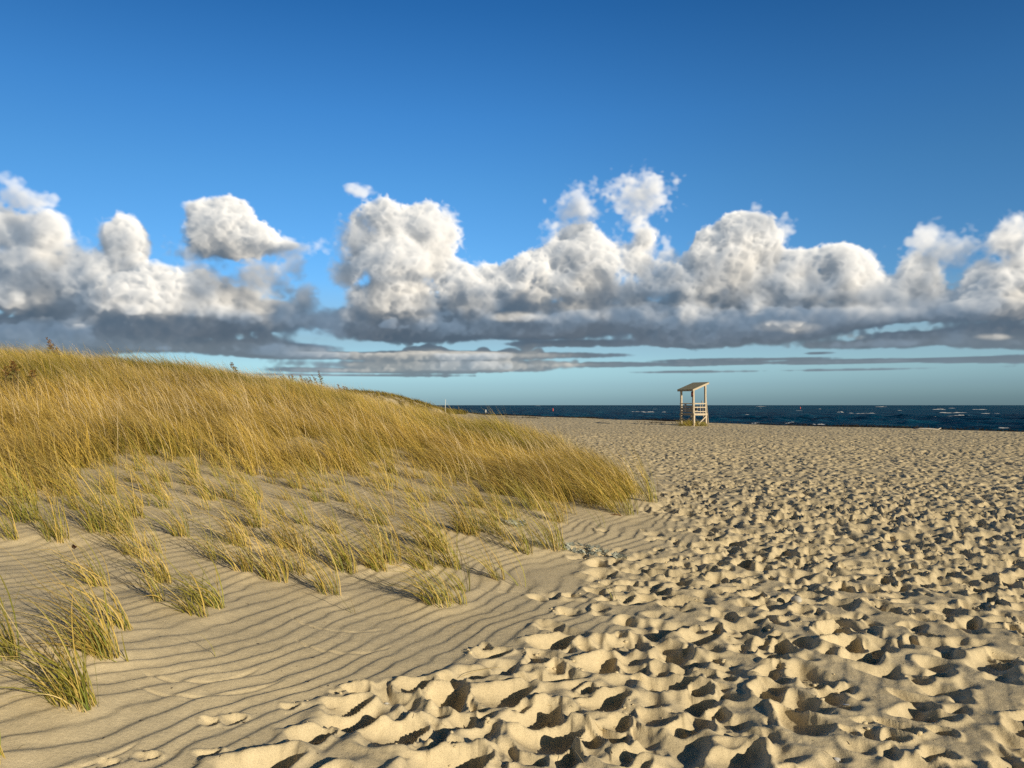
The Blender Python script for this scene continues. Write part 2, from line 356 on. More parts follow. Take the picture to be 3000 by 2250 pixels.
# ---------------------------------------------------------------- grass blades as curved tapering ribbons
def ribbons(B, L, az, th0, th1, pw, width, nseg, c0, c1, g, daz=.35, c2=None):
    n = len(B); s = np.linspace(0, 1, nseg+1)
    B, L, az, th0, th1, width = [np.asarray(a, float) for a in (B, L, az, th0, th1, width)]
    pos = np.zeros((n, nseg+1, 3)); pos[:, 0] = B
    d = g.normal(0, daz, n)
    for k in range(nseg):
        m = (s[k]+s[k+1])/2; t = th0+(th1-th0)*m**pw; a = az+d*m
        step = (L/nseg)[:, None]*np.stack([np.sin(t)*np.cos(a), np.sin(t)*np.sin(a), np.cos(t)], 1)
        pos[:, k+1] = pos[:, k]+step
    f = az+math.pi/2+g.normal(0, .9, n)
    side = np.stack([np.cos(f), np.sin(f), g.normal(0, .25, n)], 1); side /= np.linalg.norm(side, axis=1)[:, None]
    w = width[:, None]*(np.clip(1-s**1.6, 0, 1)*.95+.05)[None]*(.75+.25*np.minimum(1, s*6))[None]
    V = np.stack([pos-side[:, None]*w[..., None]/2, pos+side[:, None]*w[..., None]/2], 2).reshape(-1, 3)
    tt = s[None, :, None]
    C = c0[:, None]*(1-tt)+c1[:, None]*tt
    if c2 is not None: q = np.clip(1-tt/.16, 0, 1); C = C*(1-q)+c2[:, None]*q
    C = np.repeat(C[:, :, None], 2, 2).reshape(-1, 3)
    b = (np.arange(n)*(nseg+1)*2)[:, None]+(np.arange(nseg)*2)[None]
    F = np.stack([b, b+1, b+3, b+2], -1).reshape(-1, 4)
    return V, F, C
GREEN, YGREEN, GOLD, STRAW, PALE, RUST = [np.array(c) for c in ((.14,.19,.03),(.42,.37,.06),(.82,.56,.15),(.84,.62,.26),(.90,.73,.42),(.30,.14,.06))]
def tints(n, g, dry, green_lo=.5):
    """base and tip colours of n blades; dry 0..1 per blade"""
    k = g.random((n, 1)); q = g.random((n, 1)); v = g.uniform(.72, 1.18, (n, 1)); dry = np.broadcast_to(np.asarray(dry, float).reshape(-1, 1), (n, 1))
    live = GREEN*(1-k*.8)+YGREEN*k*.8; deadc = np.where(q < .55, GOLD, np.where(q < .85, STRAW, PALE))
    isdry = g.random((n, 1)) < dry
    c0 = np.where(isdry, (GOLD*.5+YGREEN*.5)*.85, live)*v
    c1 = np.where(isdry, deadc, live*.35+YGREEN*.35+GOLD*.3)*v
    return c0, c1
def tuft(name, x, y, H, nb, spread, droop, g, dry=.35, wid=.0085, nseg=7):
    z = float(surf(x, y)[0])-.02
    a = g.uniform(0, 6.28, nb); rr = spread*np.sqrt(g.random(nb))*1.1
    # the clump stretches along the wind
    u = rr*np.cos(a)*1.25; w = rr*np.sin(a)*.9; c, s = math.cos(WIND), math.sin(WIND)
    B = np.stack([x+u*c-w*s, y+u*s+w*c, np.full(nb, z)], 1)
    L = H*g.uniform(.75, 2.0, nb)*np.where(g.random(nb) < .25, .5, 1)
    lg = g.random(nb) < .12; L = np.where(lg, L*1.25, L)
    near = y < 6.2; L = L*(1.12 if near else 1)
    az = WIND+g.normal(0, .34, nb); th0 = g.normal(.46 if near else .28, .19, nb)+.20*(u/spread)+.25*lg
    th1 = np.clip(droop*g.normal(1.38, .34, nb), .2, 2.1)
    c0, c1 = tints(nb, g, dry); cb = np.where(g.random((nb, 1)) < .3, STRAW*.8, c0)
    V, F, C = ribbons(B, L, az, th0, th1, .85, g.uniform(.6, 1.25, nb)*wid*np.where(lg, .6, 1), nseg, c0, c1, g, .4, cb)
    return mesh_np(name, V, F, M_BLADE, col=C, loc=(x, y, z))
g = np.random.default_rng(42)
for i, (x, y, H, nb, sp, dr, lab) in enumerate(TUFTS):
    near = y < 7
    o = tuft('grass_tuft', x, y, H*(1.0 if y < 7 else .95), int(nb*1.0), sp, dr*(1.2 if y < 7 else 1.05), g, dry=.66 if ('golden' in lab or 'straw' in lab or 'yellow' in lab) else .34, wid=.0085 if near else .0078)
    tag(o, lab, 'grass tuft', 'single beach grass tufts on the lower dune')
for x, y in PLAIN:
    o = tuft('grass_tuft', x, y, g.uniform(.34, .54), int(g.uniform(36, 90)), g.uniform(.06, .10), g.uniform(.8, 1.15), g, dry=g.uniform(.35, .65), wid=.0078)
    tag(o, 'beach grass tuft among many alike scattered over the sandy lower dune slope', 'grass tuft', 'scattered beach grass tufts of the lower slope')
# edge of the closed sward: (x, y of its near side)
EDGE = np.array([(-40,9),(-12,9.4),(-8,10.2),(-7,10.5),(-6,10.9),(-5.2,12.3),(-4.3,13.2),(-3.3,13.0),(-2.3,14.2),(-1,14.6),(-.1,14.5),(.8,13.1),(1.5,12.4),(2.3,12.4),(5,12.6)])
def sward(x, y):
    """0 on bare sand, 1 in the closed grass"""
    e = np.interp(x, EDGE[:, 0], EDGE[:, 1]); fd = -_foot_d(x, y)
    k = sstep(-2.2, 1.8, y-e+1.3*n_mid(x*1.2, y*.8)+.9*n_small(x, y))*sstep(.0, .7, fd+.35*n_small(x, y))
    for bx, by, ra in BARE: k = k*(1-.93*np.exp(-(((x-bx)/ra)**2+((y-by)/(ra*1.6))**2)**2))
    return k
BARE = [(-7.6,12.6,.55),(-4.0,15.2,.9),(-2.3,16.3,.7),(-.4,17.0,.6),(-5.6,14.0,.5),(-11,13,.5)]
# more small tufts in the thinning band below the sward
cand = []
while len(cand) < 132:
    y = g.uniform(6.9, 14.5); x = g.uniform(-.66*y-.3, 2.2)
    fd = -float(_foot_d(x, y)); e = float(np.interp(x, EDGE[:, 0], EDGE[:, 1]))
    if fd < .9 or y > e-.2 or y < 8.0-1.0*(x < -1.2)+.25*g.random(): continue
    if g.random() > sstep(6.8, 10.0, y+.9*float(n_small(x, y))): continue
    if min([math.hypot(x-a, y-b) for a, b in cand+PLAIN]+[math.hypot(x-t[0], y-t[1]) for t in TUFTS]) < .20: continue
    cand.append((x, y))
for x, y in cand:
    big = g.random()
    o = tuft('grass_tuft', x, y, g.uniform(.24, .46), int(10+big*big*64), g.uniform(.04, .09), g.uniform(.75, 1.15), g, dry=g.uniform(.4, .75), wid=.0078, nseg=6)
    tag(o, 'beach grass tuft among many alike scattered over the sandy lower dune slope', 'grass tuft', 'scattered beach grass tufts of the lower slope')
WLAB = ['two blade sprig of grass right of the tall arching tuft','thin sprig of four blades at the right of the leaning straw tuft','pair of upright single blades, lowest right of the straw tuft',
 'tiny sprig standing alone among footprints on the trampled beach','small green sprig on bare sand below the right tip of the grass','kinked thin sprig on bare sand left of the wide arching tuft','single broken green blade stuck in the rippled sand']
for (x, y, H, nb), lab in zip(WISPS, WLAB):
    o = tuft('grass_sprig', x, y, H, nb, .03, .8, g, dry=.1, wid=.008); tag(o, lab, 'grass sprig')
print('tufts', round(time.time()-T0, 1))
# the closed sward of the dune
def scatter(n, xr, yr, g, far=False):
    x = g.uniform(*xr, n); y = g.uniform(*yr, n); k = (np.abs(x) < .78*y+3) & (g.random(n) < sward(x, y)); return x[k], y[k]
def grass_block(x, y, nbl, H0, wid, nseg, g, seeds=0.):
    n = len(x); z = ground(x, y)-.02
    lush = np.clip(.5+.5*n_mid(x*.9+5, y*.9)+.3*n_big(x, y), 0, 1); k = np.repeat(np.arange(n), nbl); m = len(k)
    a = g.uniform(0, 6.28, m); rr = .10*np.sqrt(g.random(m))*(1+.012*y[k])
    B = np.stack([x[k]+rr*np.cos(a), y[k]+rr*np.sin(a), z[k]], 1)
    L = H0*g.uniform(.55, 1.65, m)*(.72+.5*lush[k])*(1+.22*n_small(x[k]+7, y[k])); gust = .22*n_mid(x[k]*.6, y[k]*.6)+.28*n_small(x[k]*.7+3, y[k]*.7)
    az = WIND+g.normal(0, .36, m)+.5*gust; th0 = g.normal(.32, .18, m)+.5*gust; th1 = np.clip(g.normal(1.5, .30, m)+gust, .3, 2.1)
    c0, c1 = tints(m, g, np.clip(.66-1.0*(lush[k]-.5), .08, .97)); hue = (1+.30*n_mid(x[k]+9, y[k]*.7)+.16*n_small(x[k], y[k]))[:, None]*g.uniform(.36, 1.3, (m, 1)); 
    return ribbons(B, L, az, th0, th1, .8, wid*g.uniform(.65, 1.3, m), nseg, c0*hue, c1*hue, g)
parts = []
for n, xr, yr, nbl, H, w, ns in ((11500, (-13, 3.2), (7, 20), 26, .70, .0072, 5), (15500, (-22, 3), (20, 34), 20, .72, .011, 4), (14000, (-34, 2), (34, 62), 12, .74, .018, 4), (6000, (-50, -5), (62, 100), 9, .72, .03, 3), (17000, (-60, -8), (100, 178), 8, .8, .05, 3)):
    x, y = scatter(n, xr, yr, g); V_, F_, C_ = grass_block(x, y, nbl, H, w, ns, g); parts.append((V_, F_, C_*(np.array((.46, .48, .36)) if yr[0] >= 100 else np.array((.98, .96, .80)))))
    print('sward', len(x), len(x)*nbl)
# long dry flowering stems above the crest
x, y = scatter(15000, (-24, 2.5), (11.5, 46), g); n = len(x)
B = np.stack([x, y, ground(x, y)], 1); pale = PALE*g.uniform(.75, 1.1, (n, 1)); pink = np.array((.72,.57,.36))*g.uniform(.8, 1.1, (n, 1))
parts.append(ribbons(B, g.uniform(.72, 1.12, n), WIND+g.normal(0, .3, n), g.normal(.15, .1, n), g.normal(1.15, .3, n), 1.3, .0052+.00026*y, 5, pale*.8, pink, g))
off = 0; Vs, Fs, Cs = [], [], []
for V, F, C in parts: Vs.append(V); Fs.append(F+off); Cs.append(C); off += len(V)
o = mesh_np('dune_grass', np.vstack(Vs), np.vstack(Fs), M_BLADE, col=np.vstack(Cs))
tag(o, 'golden green wind-bent beach grass covering the dune', 'grass', kind='stuff')
print('grass', len(o.data.polygons), round(time.time()-T0, 1))
# ---------------------------------------------------------------- sea
def wave_h(x, y):
    h = np.zeros_like(x); gg = np.random.default_rng(8)
    for lam, amp in ((11, .15), (7.3, .13), (5.1, .10), (3.4, .06), (2.3, .035)):
        for _ in range(2):
            a = R(200)+gg.normal(0, .35); ph = gg.uniform(0, 6.28)
            t = (x*math.cos(a)+y*math.sin(a))*2*math.pi/lam+ph+1.6*n_big(x/lam*3+lam, y/lam*3)
            h += amp*1.2*(2*np.abs(np.sin(t/2))**.8*-1+1.2)*(.6+.5*n_mid(x/lam+lam, y/lam))
    return h
def mat_sea():
    m, nt, b = material('sea_water'); L = nt.links.new
    tc = N(nt, 'ShaderNodeTexCoord'); mp = N(nt, 'ShaderNodeMapping'); mp.inputs['Scale'].default_value = (.30, .03, .3); mp.inputs['Rotation'].default_value = (0, 0, R(-12)); L(tc.outputs['Object'], mp.inputs['Vector'])
    n = N(nt, 'ShaderNodeTexNoise', i_Scale=1.0, i_Detail=4.0, i_Roughness=.6); L(mp.outputs[0], n.inputs['Vector'])
    mp2 = N(nt, 'ShaderNodeMapping'); mp2.inputs['Scale'].default_value = (.004, .001, .004); L(tc.outputs['Object'], mp2.inputs['Vector'])
    n2 = N(nt, 'ShaderNodeTexNoise', i_Scale=1.0, i_Detail=5.0); L(mp2.outputs[0], n2.inputs['Vector'])
    ad = N(nt, 'ShaderNodeMath', operation='MULTIPLY_ADD'); L(n2.outputs['Fac'], ad.inputs[0]); ad.inputs[1].default_value = .5; L(n.outputs['Fac'], ad.inputs[2])
    r = ramp(nt, [(.52, (.001, .016, .038)), (.70, (.002, .046, .098)), (.95, (.010, .12, .19))]); L(ad.outputs[0], r.inputs['Fac']); L(r.outputs['Color'], b.inputs['Base Color'])  # streaks in the colour stand in for lit and dark wave faces
    b.inputs['Roughness'].default_value = .5; b.inputs['Specular IOR Level'].default_value = .012; b.inputs['IOR'].default_value = 1.33
    bp = N(nt, 'ShaderNodeBump', i_Strength=.35, i_Distance=.6); L(n.outputs['Fac'], bp.inputs['Height']); L(bp.outputs[0], b.inputs['Normal'])
    return m
def build_sea():
    r = [42.]
    while r[-1] < 60000:
        q = r[-1]; r.append(q+(.75 if q < 200 else min(q*.05, 1e9) if q > 420 else .75+(q-200)*.09))
    r = np.array(r); th = np.radians(np.linspace(-75, 75, 900)); nt_, nr = len(th), len(r)
    Rr, Th = np.meshgrid(r, th, indexing='ij'); x = (Rr*np.sin(Th)).ravel(); y = (Rr*np.cos(Th)).ravel()
    z = SEA_Z+wave_h(x, y)*sstep(420, 200, np.hypot(x, y))*sstep(2, -25, _shore_d(x, y))
    i = np.arange(nr-1)[:, None]*nt_; j = np.arange(nt_-1)[None]
    F = np.stack([i+j, i+nt_+j, i+nt_+j+1, i+j+1], -1).reshape(-1, 4)
    o = mesh_np('sea_water', np.stack([x, y, z], 1), F, mat_sea()); tag(o, kind='structure')
build_sea()
def foam():
    g = np.random.default_rng(77); V, F = [], []
    spots = []
    for _ in range(30):
        d = 1/g.uniform(1/900, 1/95); a = g.uniform(-.12, .66); a = a if g.random() < .35 else g.uniform(.25, .68)
        spots.append((d*math.sin(a), d*math.cos(a), g.uniform(.6, 2.4)*(.5+d/330), g.uniform(.06, .14)*(.7+d/420)))
    for u, v, wd, hh in ((1900,1207,7,.34),(1870,1206,8,.3),(1945,1207,3,.28),(2520,1211,13,.34),(2750,1200,12,.5),(2790,1209,13,.36),(2870,1200,12,.5),(2462,1208,3,.4),(2580,1192,26,.8),(2810,1217,8,.25),(2230,1191,30,.8),(1575,1189,40,.9),(2900,1211,8,.2)):
        d = (1.75-SEA_Z)*2224/(v-1187); spots.append(((u-1500)/2224*d, d, wd*.7, hh*.8))
    for x, y, wd, hh in spots:
        if _shore_d(x, y) > -8: continue
        n = 14; b = len(V); dirx, diry = math.cos(.15), -math.sin(.15)
        for k in range(n+1):
            t = k/n-.5; px = x+t*wd*dirx; py = y+t*wd*diry+g.normal(0, .25)
            zz = float(wave_h(np.array([px]), np.array([py]))[0])*float(sstep(420, 200, math.hypot(px, py)))+SEA_Z
            e = (1-(2*t)**2)**.5*g.uniform(.25, 1.0)*hh
            V += [(px, py-.5-hh, zz-.06), (px, py, zz+e), (px, py+.8+hh, zz-.06)]
            if k: q = b+3*(k-1); F += [(q, q+3, q+4, q+1), (q+1, q+4, q+5, q+2)]
    o = mesh_np('sea_foam', V, F, mat_simple('foam', (.62, .64, .64), (.85, .85, .83), 3, .9, 0)); tag(o, 'white foam streaks of small breaking waves on the dark blue sea', 'foam', kind='stuff')
foam()
def seaweed():
    g = np.random.default_rng(31); n = 34000
    yy = g.uniform(20, 172, n); s = g.normal(0, .55, n)-.25+.5*n_small(yy*.15, yy*0)
    x = np.interp(yy, SHORE[:, 1], SHORE[:, 0])-s/.86; k = (g.random(n) < np.clip(.55+.7*n_mid(x*.2, yy*.2), .08, 1)); x, yy = x[k], yy[k]
    # a thin second line left higher on the beach
    y2 = g.uniform(70, 120, 1500); x2 = np.interp(y2, SHORE[:, 1], SHORE[:, 0])-(7+g.normal(0, .25, 1500)+1.2*n_mid(y2*.1, y2))/.86
    k = n_mid(x2*.12+3, y2*.12) > .05; x = np.concatenate([x, x2[k]]); yy = np.concatenate([yy, y2[k]])
    m = len(x); z = ground(x, yy)
    L = g.uniform(.08, .30, m); az = g.uniform(0, 6.28, m); B = np.stack([x, yy, z-.01+g.uniform(0, .15, m)], 1)
    c = np.where(g.random((m, 1)) < .7, np.array((.022, .016, .010)), np.array((.06, .042, .02)))*g.uniform(.6, 1.3, (m, 1))
    V, F, C = ribbons(B, L, az, g.normal(1.0, .5, m), g.normal(1.7, .5, m), 1, g.uniform(.04, .10, m), 3, c, c, g)
    o = mesh_np('seaweed_wrack', V, F, M_LEAF, col=C); tag(o, 'dark dry seaweed lying in a line along the water edge', 'seaweed', kind='stuff')
seaweed()
# ---------------------------------------------------------------- lifeguard stand
def mat_wood(name, c0, c1):
    return mat_simple(name, c0, c1, 3.0, .85, .35, (6, 6, 1.2))
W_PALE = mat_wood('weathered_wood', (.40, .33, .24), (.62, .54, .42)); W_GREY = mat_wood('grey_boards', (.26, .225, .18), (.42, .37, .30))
W_ROOF = mat_simple('roof_shingle', (.22, .20, .13), (.36, .33, .22), 14, .95, .5); M_SIGN = mat_simple('sign_brown', (.07, .045, .04), (.10, .06, .05), 8, .7, 0)
M_RED = mat_simple('sign_red', (.45, .05, .04), (.55, .08, .06), 8, .6, 0); M_NOTE = mat_simple('notice_grey', (.30, .29, .29), (.4, .38, .38), 12, .7, 0)
def lifeguard_stand(x, y):
    z = float(ground(x, y))-.03; t = empty('lifeguard_stand', (x, y, z), R(-58))
    tag(t, 'small open wooden lifeguard stand with slanted roof on the beach before the sea', 'lifeguard stand')
    S = .80
    top = lambda yy: 3.42+(yy+S)*.335                                         # underside of the roof
    for px in (S, -S):
        for py in (-S, S):
            o = Geo().box((px, py, (top(py)-.02)/2-.15), (.165, .165, top(py)+.30-.02), bev=.008).build('post', W_PALE, t)
            k = 1 if px > 0 else -1
            Geo().box((px+.105*k, py, .48), (.05, .19, 1.5), bev=.006).build('leg_plank', W_PALE, o)
    d = Geo()
    for i in range(9): d.box((-S+.09+i*(2*S-.18)/8, 0, 1.19), (.165, 2*S-.16, .035), bev=.004)
    d.build('deck', W_GREY, t)
    # rim boards under the deck
    for a, b in (((S+.145, -S-.1), (S+.145, S+.1)), ((-S-.145, -S-.1), (-S-.145, S+.1)), ((-S-.1, -S-.095), (S+.1, -S-.095)), ((-S-.1, S+.095), (S+.1, S+.095))):
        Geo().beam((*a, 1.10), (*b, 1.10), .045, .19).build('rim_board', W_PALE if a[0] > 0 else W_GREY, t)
    # lit side: three rails and a stud
    for zz, h in ((2.14, .11), (1.78, .10), (1.37, .09)):
        Geo().beam((S+.09, -S+.0, zz), (S+.09, S+.06, zz), .04, h).build('rail', W_PALE, t)
    Geo().beam((S+.045, .05, 1.2), (S+.045, .05, 2.08), .045, .07, (1, 0, 0)).build('stud', W_PALE, t)
    # shaded side: closer slats and a notice board
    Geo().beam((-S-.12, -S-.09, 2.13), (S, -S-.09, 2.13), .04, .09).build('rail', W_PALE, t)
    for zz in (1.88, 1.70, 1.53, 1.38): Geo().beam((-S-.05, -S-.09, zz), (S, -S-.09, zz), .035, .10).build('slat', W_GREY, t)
    Geo().box((-.12, -S-.13, 1.72), (.26, .03, .78), bev=.004).build('notice_board', M_NOTE, t)
    # seaward and far sides
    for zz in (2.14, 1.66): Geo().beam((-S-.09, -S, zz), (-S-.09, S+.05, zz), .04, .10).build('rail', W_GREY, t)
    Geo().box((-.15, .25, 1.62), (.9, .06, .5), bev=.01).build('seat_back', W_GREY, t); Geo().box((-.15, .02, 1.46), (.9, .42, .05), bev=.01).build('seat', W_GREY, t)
    # braces
    Geo().beam((S+.15, S+.02, .98), (S+.15, -.30, .16), .04, .12).build('brace', W_PALE, t)
    Geo().beam((-S+.05, -S-.09, .86), (.15, -S-.09, .22), .04, .10).build('brace', W_PALE, t)
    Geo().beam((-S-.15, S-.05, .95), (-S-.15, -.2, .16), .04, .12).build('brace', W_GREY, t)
    # ladder at the seaward end
    l = Geo()
    for xx in (S-.08, S-.58): l.beam((xx+.08*(xx > .5), S+.42, -.2), (xx+.08*(xx > .5), S+.14, 2.42), .04, .09, (1, 0, 0))
    for k in range(4): l.beam((S-.58, S+.38-.028*k*1.1, .28+.27*k), (S-.08, S+.38-.028*k*1.1, .28+.27*k), .08, .035)
    l.build('ladder', W_PALE, t)
    # roof: rafters, boards, fascia, shingles
    sl = math.atan(.335); y0, y1 = -S-.22, S+.30; x0, x1 = -S-.28, S+.20
    M = np.array([[1, 0, 0], [0, math.cos(sl), -math.sin(sl)], [0, math.sin(sl), math.cos(sl)]])
    cz = top((y0+y1)/2); Ln = (y1-y0)/math.cos(sl)
    r = Geo().box(((x0+x1)/2, (y0+y1)/2-.03, cz+.145), (x1-x0+.03, Ln+.06, .035), M, .004).build('roof', W_ROOF, t)
    f = Geo()
    for xx in (x0+.02, x1-.02): f.box((xx, (y0+y1)/2, cz+.05), (.04, Ln-.02, .15), M, .004)
    f.build('side_fascia', W_PALE, r)
    Geo().box(((x0+x1)/2, y0-.01, top(y0)+.05), (x1-x0+.002, .04, .16), None, .004).build('eave_fascia', W_GREY, r)
    Geo().box(((x0+x1)/2, y1+.01, top(y1)+.05), (x1-x0+.002, .04, .16), None, .004).build('eave_fascia', W_GREY, r)
    rf = Geo()
    for k in range(4): rf.box((-S+.06+k*(2*S-.12)/3, (y0+y1)/2, cz+.05), (.045, Ln-.12, .13), M, .004)
    rf.build('rafters', W_GREY, r)
    # number plate on the corner post
    p = Geo().box((S-.06, -S-.105, 3.03), (.25, .03, .52), bev=.005).build('number_plate', M_SIGN, t)
    ring = Geo(); n = 24; P = [(S-.06+.055*math.cos(2*math.pi*k/n), -S-.125, 3.03+.135*math.sin(2*math.pi*k/n)) for k in range(n+1)]
    ring.tube(P, .016, 6, False).build('numeral', M_RED, p)
    return t
TOWER = lifeguard_stand(17.55, 73.5)
g = np.random.default_rng(91)
for dx, dy, lab in ((-.9, -1.0, 'bushy grass clump growing under the left front of the lifeguard stand'), (.0, -.9, 'grass clump at the middle foot of the lifeguard stand'), (.75, -.7, 'low grass clump by the right post of the lifeguard stand'), (-.2, .2, 'dark grass clump beneath the platform of the lifeguard stand')):
    o = tuft('grass_tuft', 17.55+dx, 73.5+dy, .62, 240, .40, 1.2, g, dry=.25, wid=.022, nseg=4); tag(o, lab, 'grass tuft', 'grass clumps at the lifeguard stand')
# ---------------------------------------------------------------- marks at sea, pole on the far dune
def buoy(x, y, h, m0, lab):
    t = empty('buoy', (x, y, SEA_Z)); tag(t, lab, 'buoy', 'buoys off the beach')
    Geo().tube([(0, 0, -.3), (0, 0, .05), (0, 0, h*.8), (0, 0, h*.95), (0, 0, h)], [h*.16, h*.17, h*.16, h*.13, h*.04], 14).build('float', m0, t, True)
    Geo().tube([(0, 0, h), (0, 0, h*1.12)], .03, 6).build('stem', m0, t)
M_WHITE = mat_simple('buoy_white', (.72, .72, .70), (.82, .82, .80), 5, .5, 0); M_BRED = mat_simple('buoy_red', (.6, .07, .04), (.7, .1, .06), 5, .5, 0)
buoy(-9.7, 281, 1.05, M_WHITE, 'white can buoy on the water right of the far dune'); buoy(18.9, 350, 1.25, M_BRED, 'small red buoy on the water between the dune and the stand'); buoy(205, 540, 1.5, M_BRED, 'tiny red buoy far out right of the stand')
z = float(ground(-11.6, 132)); t = empty('marker_pole', (-11.6, 132, z)); tag(t, 'thin white pole standing on the end of the far dune', 'pole')
Geo().tube([(0, 0, -.2), (.02, 0, 1.2), (.05, 0, 2.35)], [.045, .04, .03], 8).build('pole_shaft', M_WHITE, t); Geo().tube([(.05, 0, 2.35), (.05, 0, 2.42)], .05, 8).build('pole_cap', M_WHITE, t)
# ---------------------------------------------------------------- goldenrod gone to seed among the grass
def leaf_quads(P, D, L, W, c, g):
    """pointed leaves at P along D: two quads each"""
    n = len(P); D = D/np.linalg.norm(D, axis=1)[:, None]; s = np.cross(D, g.normal(0, 1, (n, 3))); s /= np.linalg.norm(s, axis=1)[:, None]
    L = np.asarray(L)[:, None]; W = np.asarray(W)[:, None]; dr = np.array((0, 0, -1.))
    V = np.stack([P, P+D*L*.45+s*W/2, P+D*L+dr*L*.15, P+D*L*.45-s*W/2], 1).reshape(-1, 3); F = np.arange(4*n).reshape(-1, 4)
    return V, F, np.repeat(c, 4, 0)
def goldenrod(x, y, H, ns, lab, spread=.25):
    z = float(ground(x, y)); t = empty('goldenrod_plant', (x, y, z)); tag(t, lab, 'plant', 'goldenrod plants among the dune grass')
    ge = Geo(); LP, LD, HP, HD = [], [], [], []
    for k in range(ns):
        a = g.uniform(0, 6.28); q = np.array((math.cos(a)*spread*g.random(), math.sin(a)*spread*g.random(), 0)); h = H*g.uniform(.75, 1.05)
        lean = np.array((math.cos(WIND)*.22+.1*g.normal(), math.sin(WIND)*.22+.1*g.normal(), 0)); pts = [q+lean*h*s*s+np.array((0, 0, h*s)) for s in np.linspace(0, 1, 6)]
        ge.tube(pts, [.012, .011, .01, .009, .007, .005], 5)
        for s in np.linspace(.12, .82, 24):
            b = g.uniform(0, 6.28); LP.append(q+lean*h*s*s+np.array((0, 0, h*s))); LD.append((math.cos(b), math.sin(b), g.uniform(-.1, .7)))
        HP, HD = [], []
        for j in range(60):
            s = g.uniform(.76, 1.02); b = g.uniform(0, 6.28); rr = .05*(1.1-abs(s-.85)*3)*g.random()
            HP.append(q+lean*h*s*s+np.array((math.cos(b)*rr, math.sin(b)*rr, h*s))); HD.append((math.cos(b), math.sin(b), 1.0))
        HP, HD = np.array(HP), np.array(HD, float); n = len(HP); c = np.array((.24, .125, .04))*g.uniform(.5, 1.4, (n, 1))
        mesh_np('seed_head', *leaf_quads(HP, HD, g.uniform(.03, .07, n), g.uniform(.015, .03, n), c, g)[:2], M_LEAF, t, col=np.repeat(c, 4, 0))
    ge.build('stem', M_STEM, t)
    LP, LD = np.array(LP), np.array(LD, float); n = len(LP); c = np.array((.15, .135, .04))*g.uniform(.6, 1.3, (n, 1))
    mesh_np('foliage', *leaf_quads(LP, LD, g.uniform(.10, .2, n), g.uniform(.025, .05, n), c, g)[:2], M_LEAF, t, col=np.repeat(c, 4, 0))
M_STEM = mat_simple('plant_stem', (.10, .07, .03), (.16, .11, .05), 30, .8, 0)
for a in ((-9.15, 36.5, 1.35, 3, 'tall dark goldenrod with plume heads on the crest, rightmost big one', .22), (-9.45, 35.5, 1.0, 4, 'lower goldenrod just left of the tall plumed one on the crest', .35), (-10.3, 35, .9, 5, 'spreading brown goldenrod on the crest left of the tall plumed one', .5), (-7.8, 36.2, .95, 4, 'small goldenrod on the descending crest right of the tall plumed one', .4),
          (-10.9, 30.5, 1.05, 2, 'single yellow brown goldenrod sticking up on the middle of the crest', .1), (-14.6, 24.2, 1.1, 4, 'rusty goldenrod on the crest near the left edge of the view', .35), (-10.6, 16.2, .85, 9, 'dark green and rust goldenrod patch in the grass at the far left', .7), (-13.0, 95, 1.2, 5, 'dark goldenrod on the slope of the far dune', .7)):
    goldenrod(*a)
# ---------------------------------------------------------------- silvery dusty miller, dead leaves, shells, twigs
def dusty_miller(x, y, rx, ry, n, lab):
    z = float(surf(x, y)[0]); o_ = []; V, F, C = [], [], []
    for k in range(n):
        a = g.uniform(0, 6.28); q = math.sqrt(g.random()); px, py = q*rx*math.cos(a), q*ry*math.sin(a); b0 = np.array((px, py, float(surf(x+px, y+py)[0])-z+.005))
        hd = g.uniform(0, 6.28); tilt = g.uniform(.15, .9); D = np.array((math.cos(hd)*math.cos(tilt), math.sin(hd)*math.cos(tilt), math.sin(tilt))); s = np.array((-math.sin(hd), math.cos(hd), 0)); L = g.uniform(.04, .085)
        c = np.array((.50, .53, .46))*g.uniform(.65, 1.1)
        for u, wv in ((.25, .35), (.5, .55), (.75, .5), (1, .12)):          # lobes either side of the midrib
            for sg in (-1, 1):
                i = len(V); m0 = b0+D*L*(u-.22); m1 = b0+D*L*u; tip = b0+D*L*(u+.06)+sg*s*L*wv*.8+np.array((0, 0, .006)); mm = m0+sg*s*L*wv*.5
                V += [m0, mm, tip, m1]; F.append((i, i+1, i+2, i+3)); C += [c]*4
    o = mesh_np('dusty_miller', np.array(V)+np.array((x, y, z)), F, M_LEAF, col=np.array(C), loc=(x, y, z)); tag(o, lab, 'plant', 'silvery dusty miller plants on the sand')
dusty_miller(.86, 9.02, .26, .22, 85, 'silvery lobed dusty miller mat on the sand right of the upright tufts'); dusty_miller(.02, 10.1, .17, .2, 70, 'pale dusty miller patch behind the two upright tufts'); dusty_miller(.80, 12.6, .14, .18, 44, 'grey dusty miller at the foot of the dense grass near the right tip'); dusty_miller(1.22, 8.7, .09, .07, 22, 'small broken dusty miller sprig beside the footprints')
def scrap(name, x, y, L, w, col, lab, cat, az=0., nb=1, lift=.01):
    z = float(surf(x, y)[0]); B = np.tile((x, y, z+lift), (nb, 1)); c = np.tile(np.array(col), (nb, 1))*g.uniform(.8, 1.2, (nb, 1))
    V, F, C = ribbons(B, np.full(nb, L)*g.uniform(.7, 1.1, nb), az+g.normal(0, .5, nb)*(nb > 1), np.full(nb, 1.25), np.full(nb, 1.75), 1, np.full(nb, w), 6, c, c, g); V[:, 2] = np.maximum(V[:, 2], z-.005)
    tag(mesh_np(name, V, F, M_LEAF, col=C, loc=(x, y, z)), lab, cat)
scrap('dead_leaf', -4.12, 7.2, .17, .05, (.07, .025, .018), 'dark red dead leaf on the sand below the row of tufts at left', 'leaf', 3.0, 2)
